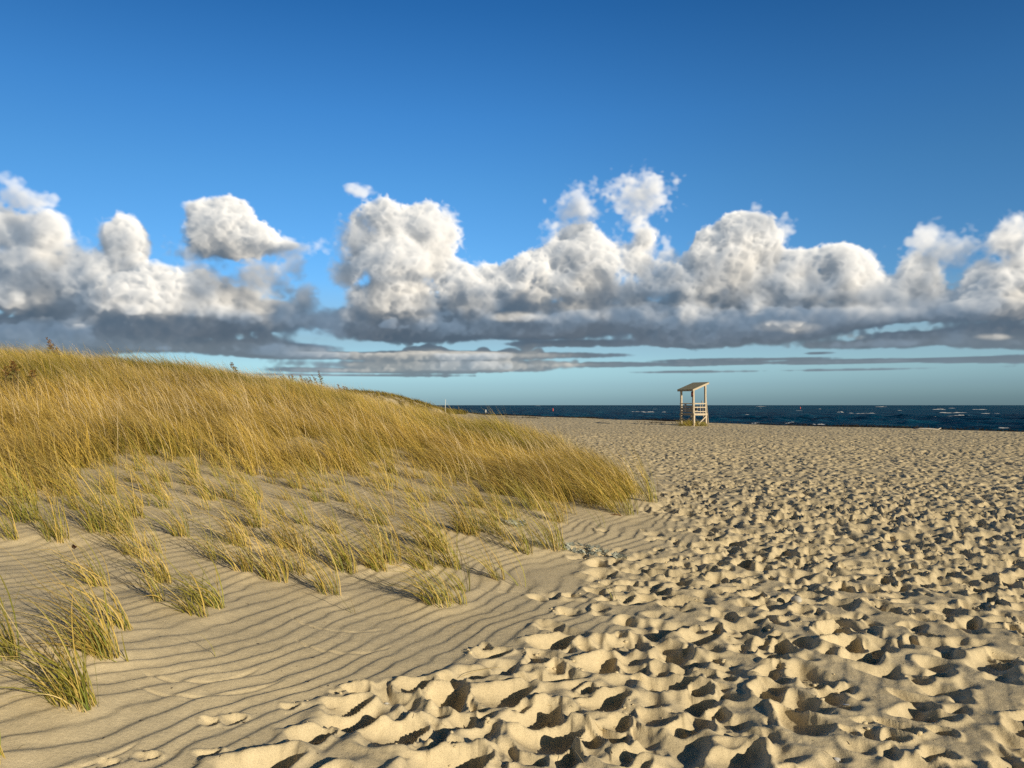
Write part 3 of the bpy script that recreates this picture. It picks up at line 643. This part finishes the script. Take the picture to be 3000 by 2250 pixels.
scrap('twig', 2.24, 4.25, .11, .012, (.09, .035, .02), 'thin reddish twig in a footprint at the lower right', 'twig', -.5)
scrap('dry_stem', -.35, 4.95, .34, .005, (.6, .46, .2), 'long dry yellow stem lying on the ripples below the wide arching tuft', 'stem', .35)
scrap('dry_stem', -1.75, 4.98, .42, .005, (.5, .36, .16), 'thin dry stem lying beside the broken green blade', 'stem', .05)
scrap('dead_leaf', 1.62, 11.3, .2, .03, (.42, .2, .07), 'orange brown dead leaves at the base of the large tuft', 'leaf', 2.6, 7)
scrap('dead_leaf', -.16, 10.78, .16, .03, (.45, .24, .10), 'orange dead leaf on the sand in front of the thick grass', 'leaf', 2.9, 3)
M_SHELL = mat_simple('shell', (.62, .60, .55), (.78, .75, .70), 60, .5, .2); M_STONE = mat_simple('pale_stone', (.45, .42, .36), (.6, .57, .5), 40, .7, .2)
def shell(x, y, r, lab, rz):
    z = float(surf(x, y)[0]); V, F = [(0, -.2*r, .0)], []; n = 13
    for k in range(n):
        a = math.pi*(k/(n-1))-.0; rr = r*(1+.07*(k % 2))
        V.append((rr*.55*math.cos(a), rr*.5*math.sin(a), .32*r)); V.append((rr*math.cos(a), rr*math.sin(a), .04*r))
    for k in range(n-1): F.append((0, 1+2*k, 3+2*k, 3+2*k)); F.append((1+2*k, 2+2*k, 4+2*k, 3+2*k))
    F = [tuple(dict.fromkeys(q)) for q in F]; me = bpy.data.meshes.new('shell'); me.from_pydata(V, [], F); me.materials.append(M_SHELL); me.polygons.foreach_set('use_smooth', np.full(len(F), True))
    o = bpy.data.objects.new('shell', me); COL.objects.link(o); o.location = (x, y, z+.004); o.rotation_euler = (.35, .1, rz); tag(o, lab, 'shell')
shell(-.75, 4.61, .016, 'small white shell on the smooth sand between two footprints near the bottom centre', .4); shell(-.93, 4.66, .009, 'tiny white shell chip left of the small white shell', 2); shell(1.63, 3.83, .026, 'white broken shell in a deep footprint at the bottom right', 1); shell(1.99, 4.57, .022, 'white shell on a ridge between footprints, right of centre', 2.6)
def pebble(x, y, r, lab):
    z = float(surf(x, y)[0]); bm = bmesh.new(); bmesh.ops.create_icosphere(bm, subdivisions=3, radius=r)
    for v in bm.verts: v.co *= 1+.12*math.sin(v.co.x/r*2.3+1)+.08*math.sin(v.co.y/r*3.1); v.co.z *= .6
    me = bpy.data.meshes.new('pebble'); bm.to_mesh(me); bm.free(); me.materials.append(M_STONE); me.polygons.foreach_set('use_smooth', np.full(len(me.polygons), True)); o = bpy.data.objects.new('pebble', me); COL.objects.link(o); o.location = (x, y, z+r*.25); tag(o, lab, 'pebble')
pebble(2.55, 6.86, .05, 'smooth pale round pebble sitting among the footprints')
z = float(ground(32, 58.5)); dl = Geo().tube([(-.9, .1, .05), (-.4, 0, .09), (.2, .05, .08), (.8, -.02, .05), (1.0, 0, .16)], [.03, .055, .06, .045, .02], 8).build('driftwood', mat_simple('bleached_wood', (.55, .5, .44), (.7, .66, .6), 12, .8, .3, (1, 6, 6)), None, True); dl.location = (31.6, 58.0, float(ground(31.6, 58.0))+.03); dl.rotation_euler = (0, 0, -.5); tag(dl, 'bleached driftwood branch lying by the dark seaweed at right', 'driftwood')
# ---------------------------------------------------------------- litter: crumbs of sand kicked out of the prints, bits of weed and straw
def clods():
    g = np.random.default_rng(61); fresh = [p for p in PR if p[9] and p[1] < 13 and abs(p[0]) < .75*p[1]+.5]
    bm = bmesh.new(); bmesh.ops.create_icosphere(bm, subdivisions=1, radius=1); bv = np.array([v.co[:] for v in bm.verts]); bf = np.array([[v.index for v in f.verts] for f in bm.faces]); bm.free()
    P, S = [], []
    for p in fresh:
        if g.random() > .4: continue
        hd = g.uniform(0, 6.28)
        for _ in range(g.integers(2, 11)):
            a = hd+g.normal(0, 1.2); r = g.uniform(.3, 1.7)*p[3]; P.append((p[0]+r*math.cos(a), p[1]+r*math.sin(a))); S.append(.003+.013*g.random()**6)
    P = np.array(P); S = np.array(S); n = len(P); z = surf(P[:, 0], P[:, 1])
    V = bv[None]*(1+g.uniform(-.28, .28, (n, len(bv), 1)))*S[:, None, None]*np.array((1.2, 1, .8)); V = V+np.stack([P[:, 0], P[:, 1], z+S*.2], 1)[:, None]
    F = (np.arange(n)*len(bv))[:, None, None]+bf[None]
    o = mesh_np('sand_clods', V.reshape(-1, 3), F.reshape(-1, 3), M_SAND, smooth=True); tag(o, 'small crumbs of sand thrown out beside the footprints', 'sand crumbs', kind='stuff'); print('clods', n)
clods()
def litter():
    g = np.random.default_rng(62); n = 420; y = 1/g.uniform(1/16, 1/3.2, n); x = g.uniform(-.72, .72, n)*y; z = surf(x, y)
    dark = g.random((n, 1)) < .62; c = np.where(dark, np.array((.05, .03, .018)), np.array((.62, .48, .24)))*g.uniform(.6, 1.2, (n, 1)); d = dark[:, 0]
    L = np.where(d, g.uniform(.008, .035, n), g.uniform(.03, .14, n)); w = np.where(d, g.uniform(.004, .012, n), .0035)
    V, F, C = ribbons(np.stack([x, y, z+.003], 1), L, g.uniform(0, 6.28, n), np.full(n, 1.4), g.normal(1.62, .12, n), 1, w, 3, c, c, g)
    zz = surf(V[:, 0], V[:, 1]); V[:, 2] = np.maximum(V[:, 2], zz+.002)
    o = mesh_np('beach_litter', V, F, M_LEAF, col=C); tag(o, 'scattered dark weed crumbs and bits of straw on the sand', 'plant litter', kind='stuff')
litter()
# ---------------------------------------------------------------- clouds, lit as a block of vapour
SHADE = [(1300,610,50,40,.45),(1230,590,30,50,.4),(1060,640,60,26,.5),(820,590,40,50,.3),(1420,620,60,50,.45),(1680,580,40,50,.4),(1900,640,70,30,.5),(150,560,50,40,.35),(20,540,40,30,.3),(60,600,130,45,.65),(420,548,90,24,.6),(600,540,80,20,.5),(455,605,60,45,.65),(560,600,60,50,.6),(640,600,50,60,.7),(650,650,60,40,.5),
  (1330,650,220,36,.65),(1450,610,80,60,.5),(1700,640,130,40,.6),(2040,548,50,40,.5),(2030,620,60,60,.55),(1240,470,40,60,.5),(760,540,45,60,.45),(930,655,70,24,.6),(1130,668,130,22,.6),
  (1540,600,50,50,.4),(2120,640,60,50,.6),(370,520,26,60,.5),(20,435,70,36,.35),(1640,480,50,30,.4),(1395,420,40,40,.3),(880,600,90,14,.5),(1780,600,60,60,.5),(1580,650,60,30,.5),(250,560,50,60,.4)]
LIT = [(1140,752,36,9,.8),(915,757,40,6,.75),(800,784,50,10,.75),(1000,785,60,9,.6),(1200,785,50,9,.5),(1705,706,60,12,.75),(1120,685,60,10,.6),(1840,728,30,6,.5),(2150,728,40,8,.5),(300,660,110,24,.9),(850,655,75,28,.8),(20,655,40,20,.8),(560,670,26,10,.6)]
def cloud_map(NU=1560, NV=330, NW=44, seed=3):
    # frustum-shaped voxel block of the sky in front: azimuth x tan(elevation) x depth
    U0, U1, V0, V1 = -0.8, 0.8, -0.005, 0.335
    rng = np.random.default_rng(seed)
    f32 = np.float32
    u = np.linspace(U0, U1, NU, dtype=f32); v = np.linspace(V0, V1, NV, dtype=f32)
    DW = 0.0048; w = (np.arange(NW, dtype=f32)-NW/2)*DW
    def bas(n, L, L0):                       # cubic b-spline upsampling matrix
        x = (np.arange(n, dtype=f32)+0.5)*L/n+1.0+L0*0
        m = np.zeros((n, L+4), f32); i = np.floor(x).astype(int); t = x-i
        r = np.arange(n)
        m[r, i-1] = (1-t)**3/6; m[r, i] = (3*t**3-6*t*t+4)/6
        m[r, i+1] = (-3*t**3+3*t*t+3*t+1)/6; m[r, i+2] = t**3/6
        return m
    def noise(su, sv=None, sw=None):         # smooth noise with feature size su (radians)
        sv = sv or su; sw = sw or su
        lu = max(2, int((U1-U0)/su)); lv = max(2, int((V1-V0)/sv)); lw = max(2, int(NW*DW/sw))
        A = rng.standard_normal((lw+4, lv+4, lu+4)).astype(f32)
        A = np.tensordot(bas(NW, lw, 0), A, (1, 0))
        A = np.matmul(bas(NV, lv, 0), A)
        return np.matmul(A, bas(NU, lu, 0).T)        # (w, v, u), std about 0.55**1.5
    # puffs: photo-plane x, y (pixels of a 2212 px view), radii, depth, weight
    P = []
    def b(x, y, rx, ry, w=0, g=1.0): P.append((x, y, rx, ry, w, g))
    # left bank
    b(100,500,66,60,-.02,1.3); b(95,470,30,26,-.02,1.2); b(60,570,150,95); b(255,525,62,62,.01); b(10,505,80,70,.01); b(45,432,48,26,.02,.62); b(10,405,30,26,.02,.62)
    b(170,600,140,75); b(-90,540,130,110); b(-20,620,160,80)
    b(300,632,120,62,-.03); b(430,642,110,58,-.02); b(520,650,55,45,-.01); b(230,650,60,45,-.03)
    # floating cloud
    b(440,482,72,62); b(505,520,95,46); b(555,527,75,24,0,1); b(612,528,52,13,0,.97); b(420,455,45,38); b(480,465,55,42); b(600,528,80,15,0,.8); b(560,545,70,14,0,.7); b(430,545,70,22,0,.8)
    b(430,600,70,36,.0,.8); b(545,605,60,50,.0,.8); b(590,620,50,40,.02,.8); b(640,580,22,34,.03,.62); b(480,615,60,46,.0,.8); b(655,640,50,48,0); b(600,668,70,32,0)
    b(775,410,22,13,0,.66);
    # big middle cumulus
    b(865,545,118,105,-.03); b(775,530,78,68); b(915,500,78,62,-.02); b(835,478,55,45,-.01); b(745,590,58,44); b(830,645,95,50,-.02); b(950,560,55,60,-.01)
    b(1015,620,72,55,-.01); b(1150,592,62,55,-.01); b(1085,640,110,44); b(1065,592,34,24); b(1185,600,45,36)
    # towers
    b(1245,455,36,40,.01,.66); b(1232,500,40,40,.01,.8); b(1262,550,55,58); b(1310,565,60,60); b(1290,600,90,65)
    b(1378,415,58,36,0,.85); b(1412,440,34,30,0,.75); b(1352,438,30,26,0,.7); b(1378,470,34,38,0,.75); b(1395,515,38,50); b(1370,570,60,62); b(1440,560,32,40,.01,.7)
    b(1480,615,110,58,.01); b(1545,570,75,58); b(1625,515,58,52); b(1600,560,70,60); b(1670,500,36,34,.01,.6); b(1640,465,20,22,0,.5); b(1720,590,70,52); b(1650,620,130,55)
    b(1780,600,60,60); b(1350,630,120,45); b(1855,590,55,55,-.01); b(1880,625,75,46,-.01); b(1830,560,34,34); b(1990,600,62,58); b(2040,545,70,38,0,.85); b(2010,520,40,28,0,.75); b(1960,640,90,45)
    b(2190,530,74,78,-.02); b(2135,600,66,66); b(2240,600,120,95); b(2190,640,120,60); b(2330,560,120,90); b(2460,610,120,70); b(2600,570,90,80); b(2750,600,140,90)
    for x, y, r, q in ((-260,560,110,90),(-400,600,120,70),(-520,540,90,80),(-660,600,140,70),(-800,560,130,110)): b(x, y, r, q)
    gp = np.random.default_rng(9)
    for x in range(735, 1290, 30): b(x+gp.uniform(-9,9), 786+gp.uniform(-3,2), gp.uniform(13,24), gp.uniform(6,11), .03, .9)
    for x, y in ((890,757),(920,755),(945,758),(1100,758),(1140,752),(1165,757),(1045,759)): b(x, y, gp.uniform(14,24), gp.uniform(7,10), .03, .9)
    nb = len(P)
    # flat dark bases
    b(1106,706,1500,26,.02,1.1); b(250,712,470,42,.0); b(120,725,320,34); b(520,700,200,30); b(-400,705,420,46)
    b(900,695,300,34); b(800,712,140,26); b(1300,695,300,42); b(1160,715,200,18); b(1700,700,360,46); b(2100,705,380,46); b(1480,730,220,22); b(1960,722,170,16,0,1.2); b(1950,738,260,16); b(2600,700,380,50)
    # thin layers near the horizon
    b(430,748,330,18,.03); b(850,771,330,11,.03); b(1330,742,210,11,.03,.85); b(640,765,190,8,.03,.8); b(1180,768,230,9,.03,.85)
    b(960,790,360,14,.03,.95); b(700,800,180,7,.03,.8); b(1290,788,160,7,.03,.75); b(1760,783,420,6,.03,.85); b(1600,778,200,5,.03,.7); b(1650,802,320,3.6,.03,.75); b(2130,780,150,4,.03,.7); b(640,810,240,3,.03,.5)
    b(1770,763,36,3,.03,.7); b(2500,775,260,7,.03,.8); b(-100,770,420,16,.03)
    f = np.full((NW, NV, NU), -1.5, f32)
    flat = np.zeros((NV, NU), f32); fw = np.full((NW, NV, NU), -9, f32)     # fw: torn veils
    for k, (x, y, rx, ry, wc, g) in enumerate(P):
        X = (x-1106)/1640; c = 1/math.sqrt(1+X*X)
        uc = math.atan(X); vc = (875-y)/1640*c; ru = rx/1640*c*c; rv = ry/1640*c
        i0, i1 = np.searchsorted(u, [uc-2.2*ru, uc+2.2*ru]); j0, j1 = np.searchsorted(v, [vc-2.2*rv-.01, vc+2.2*rv+.01])
        if i1 <= i0 or j1 <= j0: continue
        rw = min(.06, max(.018, .55*(ru+rv)))
        d = ((u[None,None,i0:i1]-uc)/ru)**2+((v[None,j0:j1,None]-vc)/rv)**2+((w[:,None,None]-wc)/rw)**2
        if k < nb and g < .9 and rx < 90 and y < 700:
            fw[:, j0:j1, i0:i1] = np.maximum(fw[:, j0:j1, i0:i1], 1-np.sqrt(d)); continue
        s = g-np.sqrt(d)*g
        if k >= nb: flat[j0:j1, i0:i1] = np.maximum(flat[j0:j1, i0:i1], np.clip(1.6-np.sqrt(d.min(0)), 0, 1))
        f[:, j0:j1, i0:i1] = np.logaddexp(f[:, j0:j1, i0:i1]*7, s*7)/7
    n1 = noise(.055); n2 = noise(.027); n3 = noise(.0135); n4 = noise(.0068, .0062); n5 = noise(.0036, .0032, .006)
    hs = noise(.09, .012)                                   # stretched, for the layers
    bil = .9-(np.abs(n2)*1.3+np.abs(n3)*.85+np.abs(n4)*.6+np.abs(n5)*.35)
    flat3 = flat[None]
    e = (n1*.55+bil*.38+n3*.16+n5*.08)*(1-flat3)+flat3*(hs*.7+n3*.24+n4*.26+n2*.22+n5*.18+.16)
    d = f+e-.05
    soft = np.clip(3.0+4.0*n1, 1.5, 7.5)                      # crisp here, wispy there
    del n2, hs, bil
    dens = np.clip(d*soft, 0, 1)
    dens = dens*dens*(3-2*dens)
    veil = np.clip((fw+n3*.8+n4*.8+n1*.3+n5*.5+.08)*1.3, 0, 1); dens = np.maximum(dens, veil*.24); del fw, veil
    # slide below the base level fades out
    sig = 165.0                                              # extinction per radian of path
    # light: sun from right, behind the viewer
    lx, ly, lz = 0.70, 0.30, -0.65                          # towards the sun in (u, v, w)
    du = (U1-U0)/(NU-1); dv = (V1-V0)/(NV-1)
    sy, sz = (ly/lx)*du/dv, (lz/lx)*du/DW
    tau = np.zeros_like(dens); ds = du/lx*sig
    cur = np.zeros((NW, NV), f32)
    def shift(a, s, ax):
        i = math.floor(s); t = s-i
        def sh(k):
            o = np.zeros_like(a); n = a.shape[ax]
            if abs(k) >= n: return o
            sl = [slice(None)]*2; sr = [slice(None)]*2
            if k >= 0: sl[ax] = slice(0, n-k); sr[ax] = slice(k, n)
            else: sl[ax] = slice(-k, n); sr[ax] = slice(0, n+k)
            o[tuple(sl)] = a[tuple(sr)]; return o
        return sh(i)*(1-t)+sh(i+1)*t
    for i in range(NU-2, -1, -1):
        cur = shift(shift(cur+dens[:, :, i+1]*ds, sy, 1), sz, 0)
        tau[:, :, i] = cur
    L = .66*np.exp(-tau)+.28*np.exp(-tau*.28)+.08*np.exp(-tau*.07)
    # shade put into the clouds by hand: dimmed bases, SHADE and LIT patches
    sh = np.ones((NV, NU), f32)
    vy = 875-v[:, None]*1640*np.sqrt(1+np.tan(np.clip(u,-.7,.7))[None]**2); ux = 1106+1640*np.tan(u)[None]
    jit = 26*n3.mean(0)/.12*.35+14*n4.mean(0)/.12*.3+16*n1.mean(0)
    q = np.clip((700+jit-vy)/80, 0, 1); q = q*q*(3-2*q)
    lowlit = np.clip((vy-742)/20, 0, 1)*np.clip((815-vy)/10, 0, 1)*.45*np.clip((1350-ux)/300, 0, 1)*np.clip((ux-600)/200, 0, 1)
    sh *= np.clip(.03+.97*q+lowlit, 0, 1)
    for x, y, rx, ry, k in SHADE:
        dd = np.sqrt(((ux-x)/rx)**2+((vy-y)/ry)**2)+jit*.012
        z = np.clip(1.35-dd, 0, 1); sh *= 1-k*z*z*(3-2*z)
    for x, y, rx, ry, k in LIT:
        dd = np.sqrt(((ux-x)/rx)**2+((vy-y)/ry)**2)+jit*.012
        z = np.clip(1.35-dd, 0, 1); sh += (k-sh)*z*z*(3-2*z)*(sh < k)
    L = L*sh[None]
    up = np.cumsum(dens[:, ::-1], 1)[:, ::-1]*dv*sig          # optical depth to the zenith
    dn = np.cumsum(dens, 1)*dv*sig                           # and to the ground
    amb = .45*np.exp(-up*.35)+.25*np.exp(-up*.08)+.55
    gnd = np.exp(-dn*.4)
    # view integral, near to far
    dz = DW*sig
    t = np.cumsum(dens, 0)*dz; tp = t-dens*dz
    wgt = np.exp(-tp)-np.exp(-t)
    A = wgt.sum(0)
    Ls = (wgt*L).sum(0); La = (wgt*amb).sum(0); Lg = (wgt*gnd).sum(0)
    top = np.clip((v[-1]-v)/.02, 0, 1)[:, None]
    return A*top, Ls*top, La*top, Lg*top, u, v
SUNC = np.array((1.11,.955,.725)); AMBC = np.array((.120,.182,.258)); GNDC = np.array((.035,.03,.025))
def colour(A, Ls, La, Lg, v):
    C = Ls[..., None]*SUNC+La[..., None]*AMBC+Lg[..., None]*GNDC
    # aerial perspective: the lower, the farther
    hz = np.clip(1-(v/.085), 0, 1)[:, None, None]*.55
    C = C*(1-hz)+hz*np.array((.30,.42,.47))*A[..., None]
    m = (.72*np.clip(1-np.abs(v-.085)/.075, 0, 1))[:, None]               # a thin grey haze behind the layers
    return C+((1-A)*m)[..., None]*np.array((.29,.42,.48)), A+(1-A)*m
# ---------------------------------------------------------------- sky, sun, camera
def build_world():
    A, Ls, La, Lg, u, v = cloud_map(); C, A = colour(A, Ls, La, Lg, v); h, w = A.shape
    px = np.zeros((h, w, 4), f32); px[..., :3] = C; px[..., 3] = A
    im = bpy.data.images.new('cloud_map', w, h, alpha=True, float_buffer=True); im.colorspace_settings.name = 'Non-Color'; im.alpha_mode = 'CHANNEL_PACKED'
    im.pixels.foreach_set(px.ravel()); im.update(); im.pack()
    W = bpy.data.worlds.new('World'); sc.world = W; W.use_nodes = True; nt = W.node_tree; nt.nodes.clear(); L = nt.links.new
    sky = N(nt, 'ShaderNodeTexSky'); sky.sky_type = 'NISHITA'; sky.sun_disc = False; sky.sun_elevation = R(SUN_EL); sky.sun_rotation = R(90-SUN_AZ)
    sky.air_density = 1.0; sky.dust_density = .4; sky.ozone_density = 2.0
    tc = N(nt, 'ShaderNodeTexCoord'); sp = N(nt, 'ShaderNodeSeparateXYZ'); L(tc.outputs['Generated'], sp.inputs[0])
    az = N(nt, 'ShaderNodeMath', operation='ARCTAN2'); L(sp.outputs['X'], az.inputs[0]); L(sp.outputs['Y'], az.inputs[1])
    xx = N(nt, 'ShaderNodeMath', operation='MULTIPLY'); L(sp.outputs['X'], xx.inputs[0]); L(sp.outputs['X'], xx.inputs[1])
    yy = N(nt, 'ShaderNodeMath', operation='MULTIPLY_ADD'); L(sp.outputs['Y'], yy.inputs[0]); L(sp.outputs['Y'], yy.inputs[1]); L(xx.outputs[0], yy.inputs[2])
    rt = N(nt, 'ShaderNodeMath', operation='SQRT'); L(yy.outputs[0], rt.inputs[0])
    el = N(nt, 'ShaderNodeMath', operation='DIVIDE'); L(sp.outputs['Z'], el.inputs[0]); L(rt.outputs[0], el.inputs[1])      # tan of the elevation
    um = N(nt, 'ShaderNodeMapRange', clamp=False); um.inputs[1].default_value = float(u[0]); um.inputs[2].default_value = float(u[-1]); L(az.outputs[0], um.inputs[0])
    vm = N(nt, 'ShaderNodeMapRange', clamp=True); vm.inputs[1].default_value = float(v[0]); vm.inputs[2].default_value = float(v[-1]); vm.inputs[4].default_value = .999; L(el.outputs[0], vm.inputs[0])
    cx = N(nt, 'ShaderNodeCombineXYZ'); L(um.outputs[0], cx.inputs[0]); L(vm.outputs[0], cx.inputs[1])
    it = N(nt, 'ShaderNodeTexImage', image=im, interpolation='Cubic', extension='MIRROR'); L(cx.outputs[0], it.inputs['Vector'])
    # grade the clear sky by height
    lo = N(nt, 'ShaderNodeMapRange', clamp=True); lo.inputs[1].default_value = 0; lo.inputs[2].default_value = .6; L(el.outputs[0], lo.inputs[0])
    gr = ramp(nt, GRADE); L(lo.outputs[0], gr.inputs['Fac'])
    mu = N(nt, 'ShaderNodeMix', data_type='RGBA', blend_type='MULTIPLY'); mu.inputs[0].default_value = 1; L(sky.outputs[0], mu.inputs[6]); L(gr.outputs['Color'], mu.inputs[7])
    ga = N(nt, 'ShaderNodeVectorMath', operation='SCALE'); ga.inputs[3].default_value = GAIN; L(mu.outputs[2], ga.inputs[0])
    # a little deeper to both sides
    am = N(nt, 'ShaderNodeMapRange', clamp=True); am.inputs[1].default_value = -.7; am.inputs[2].default_value = .7; L(az.outputs[0], am.inputs[0])
    af = ramp(nt, [(0, (AZF[0],)*3), (.5, (1, 1, 1)), (1, (AZF[1],)*3)], 'EASE'); L(am.outputs[0], af.inputs['Fac'])
    # unseen sky behind is dimmed and warmed, overhead dimmed, for darker, neutral shadows
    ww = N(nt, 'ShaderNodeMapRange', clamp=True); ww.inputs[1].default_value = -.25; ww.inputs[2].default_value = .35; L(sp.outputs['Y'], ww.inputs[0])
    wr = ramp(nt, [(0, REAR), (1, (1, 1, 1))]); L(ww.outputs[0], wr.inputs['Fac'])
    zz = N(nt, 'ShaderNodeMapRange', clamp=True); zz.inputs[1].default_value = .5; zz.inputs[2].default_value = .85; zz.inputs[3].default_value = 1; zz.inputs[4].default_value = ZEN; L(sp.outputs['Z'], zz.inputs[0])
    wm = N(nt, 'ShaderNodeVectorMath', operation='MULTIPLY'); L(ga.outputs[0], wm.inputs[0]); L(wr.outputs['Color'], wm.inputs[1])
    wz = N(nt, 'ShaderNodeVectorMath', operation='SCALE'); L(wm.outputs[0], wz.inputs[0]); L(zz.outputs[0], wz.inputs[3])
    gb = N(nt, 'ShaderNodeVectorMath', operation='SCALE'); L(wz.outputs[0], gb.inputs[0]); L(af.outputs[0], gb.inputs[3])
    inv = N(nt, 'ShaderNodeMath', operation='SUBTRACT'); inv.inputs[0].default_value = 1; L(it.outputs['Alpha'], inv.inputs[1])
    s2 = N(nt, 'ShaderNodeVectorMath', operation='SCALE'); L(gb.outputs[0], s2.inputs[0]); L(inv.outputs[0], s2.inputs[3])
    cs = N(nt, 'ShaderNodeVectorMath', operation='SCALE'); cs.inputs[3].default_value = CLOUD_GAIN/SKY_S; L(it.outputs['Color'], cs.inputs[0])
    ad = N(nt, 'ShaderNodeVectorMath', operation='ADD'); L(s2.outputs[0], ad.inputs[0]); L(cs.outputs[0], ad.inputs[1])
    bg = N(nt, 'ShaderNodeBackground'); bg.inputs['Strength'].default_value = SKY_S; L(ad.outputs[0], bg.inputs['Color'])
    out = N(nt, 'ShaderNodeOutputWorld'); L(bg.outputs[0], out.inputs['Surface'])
    W.cycles.sampling_method = 'MANUAL'; W.cycles.sample_map_resolution = 1024
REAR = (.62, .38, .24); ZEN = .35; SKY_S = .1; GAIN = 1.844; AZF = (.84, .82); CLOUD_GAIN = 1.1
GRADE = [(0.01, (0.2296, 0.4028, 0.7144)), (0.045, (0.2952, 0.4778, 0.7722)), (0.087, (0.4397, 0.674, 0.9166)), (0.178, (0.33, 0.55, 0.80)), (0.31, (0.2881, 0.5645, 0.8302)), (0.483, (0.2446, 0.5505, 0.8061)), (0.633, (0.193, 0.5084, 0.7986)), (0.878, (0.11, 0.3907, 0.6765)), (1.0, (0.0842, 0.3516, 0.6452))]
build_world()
sun = bpy.data.lights.new('sun', 'SUN'); sun.energy = 5.0; sun.color = (1.0, .87, .65); sun.angle = R(.5)
so = bpy.data.objects.new('sun', sun); COL.objects.link(so)
from mathutils import Vector
so.rotation_euler = Vector(SUN_DIR).to_track_quat('Z', 'Y').to_euler(); so.location = (30, -30, 30)
cam = bpy.data.cameras.new('camera'); co = bpy.data.objects.new('camera', cam); COL.objects.link(co); sc.camera = co
cam.sensor_width = 36; cam.lens = 2224/3000*36; cam.clip_start = .05; cam.clip_end = 100000
co.location = (0, 0, 1.75); co.rotation_euler = (R(90)+math.atan(62/2224), 0, 0)
sc.view_settings.view_transform = 'Standard'; sc.view_settings.look = 'None'; sc.view_settings.exposure = 0; sc.view_settings.gamma = 1
sc.render.engine = 'CYCLES'; sc.cycles.use_denoising = False; sc.cycles.max_bounces = 6; sc.cycles.diffuse_bounces = 2; sc.cycles.transparent_max_bounces = 4; sc.cycles.use_adaptive_sampling = True; sc.cycles.adaptive_threshold = .015
print('built', round(time.time()-T0, 1))
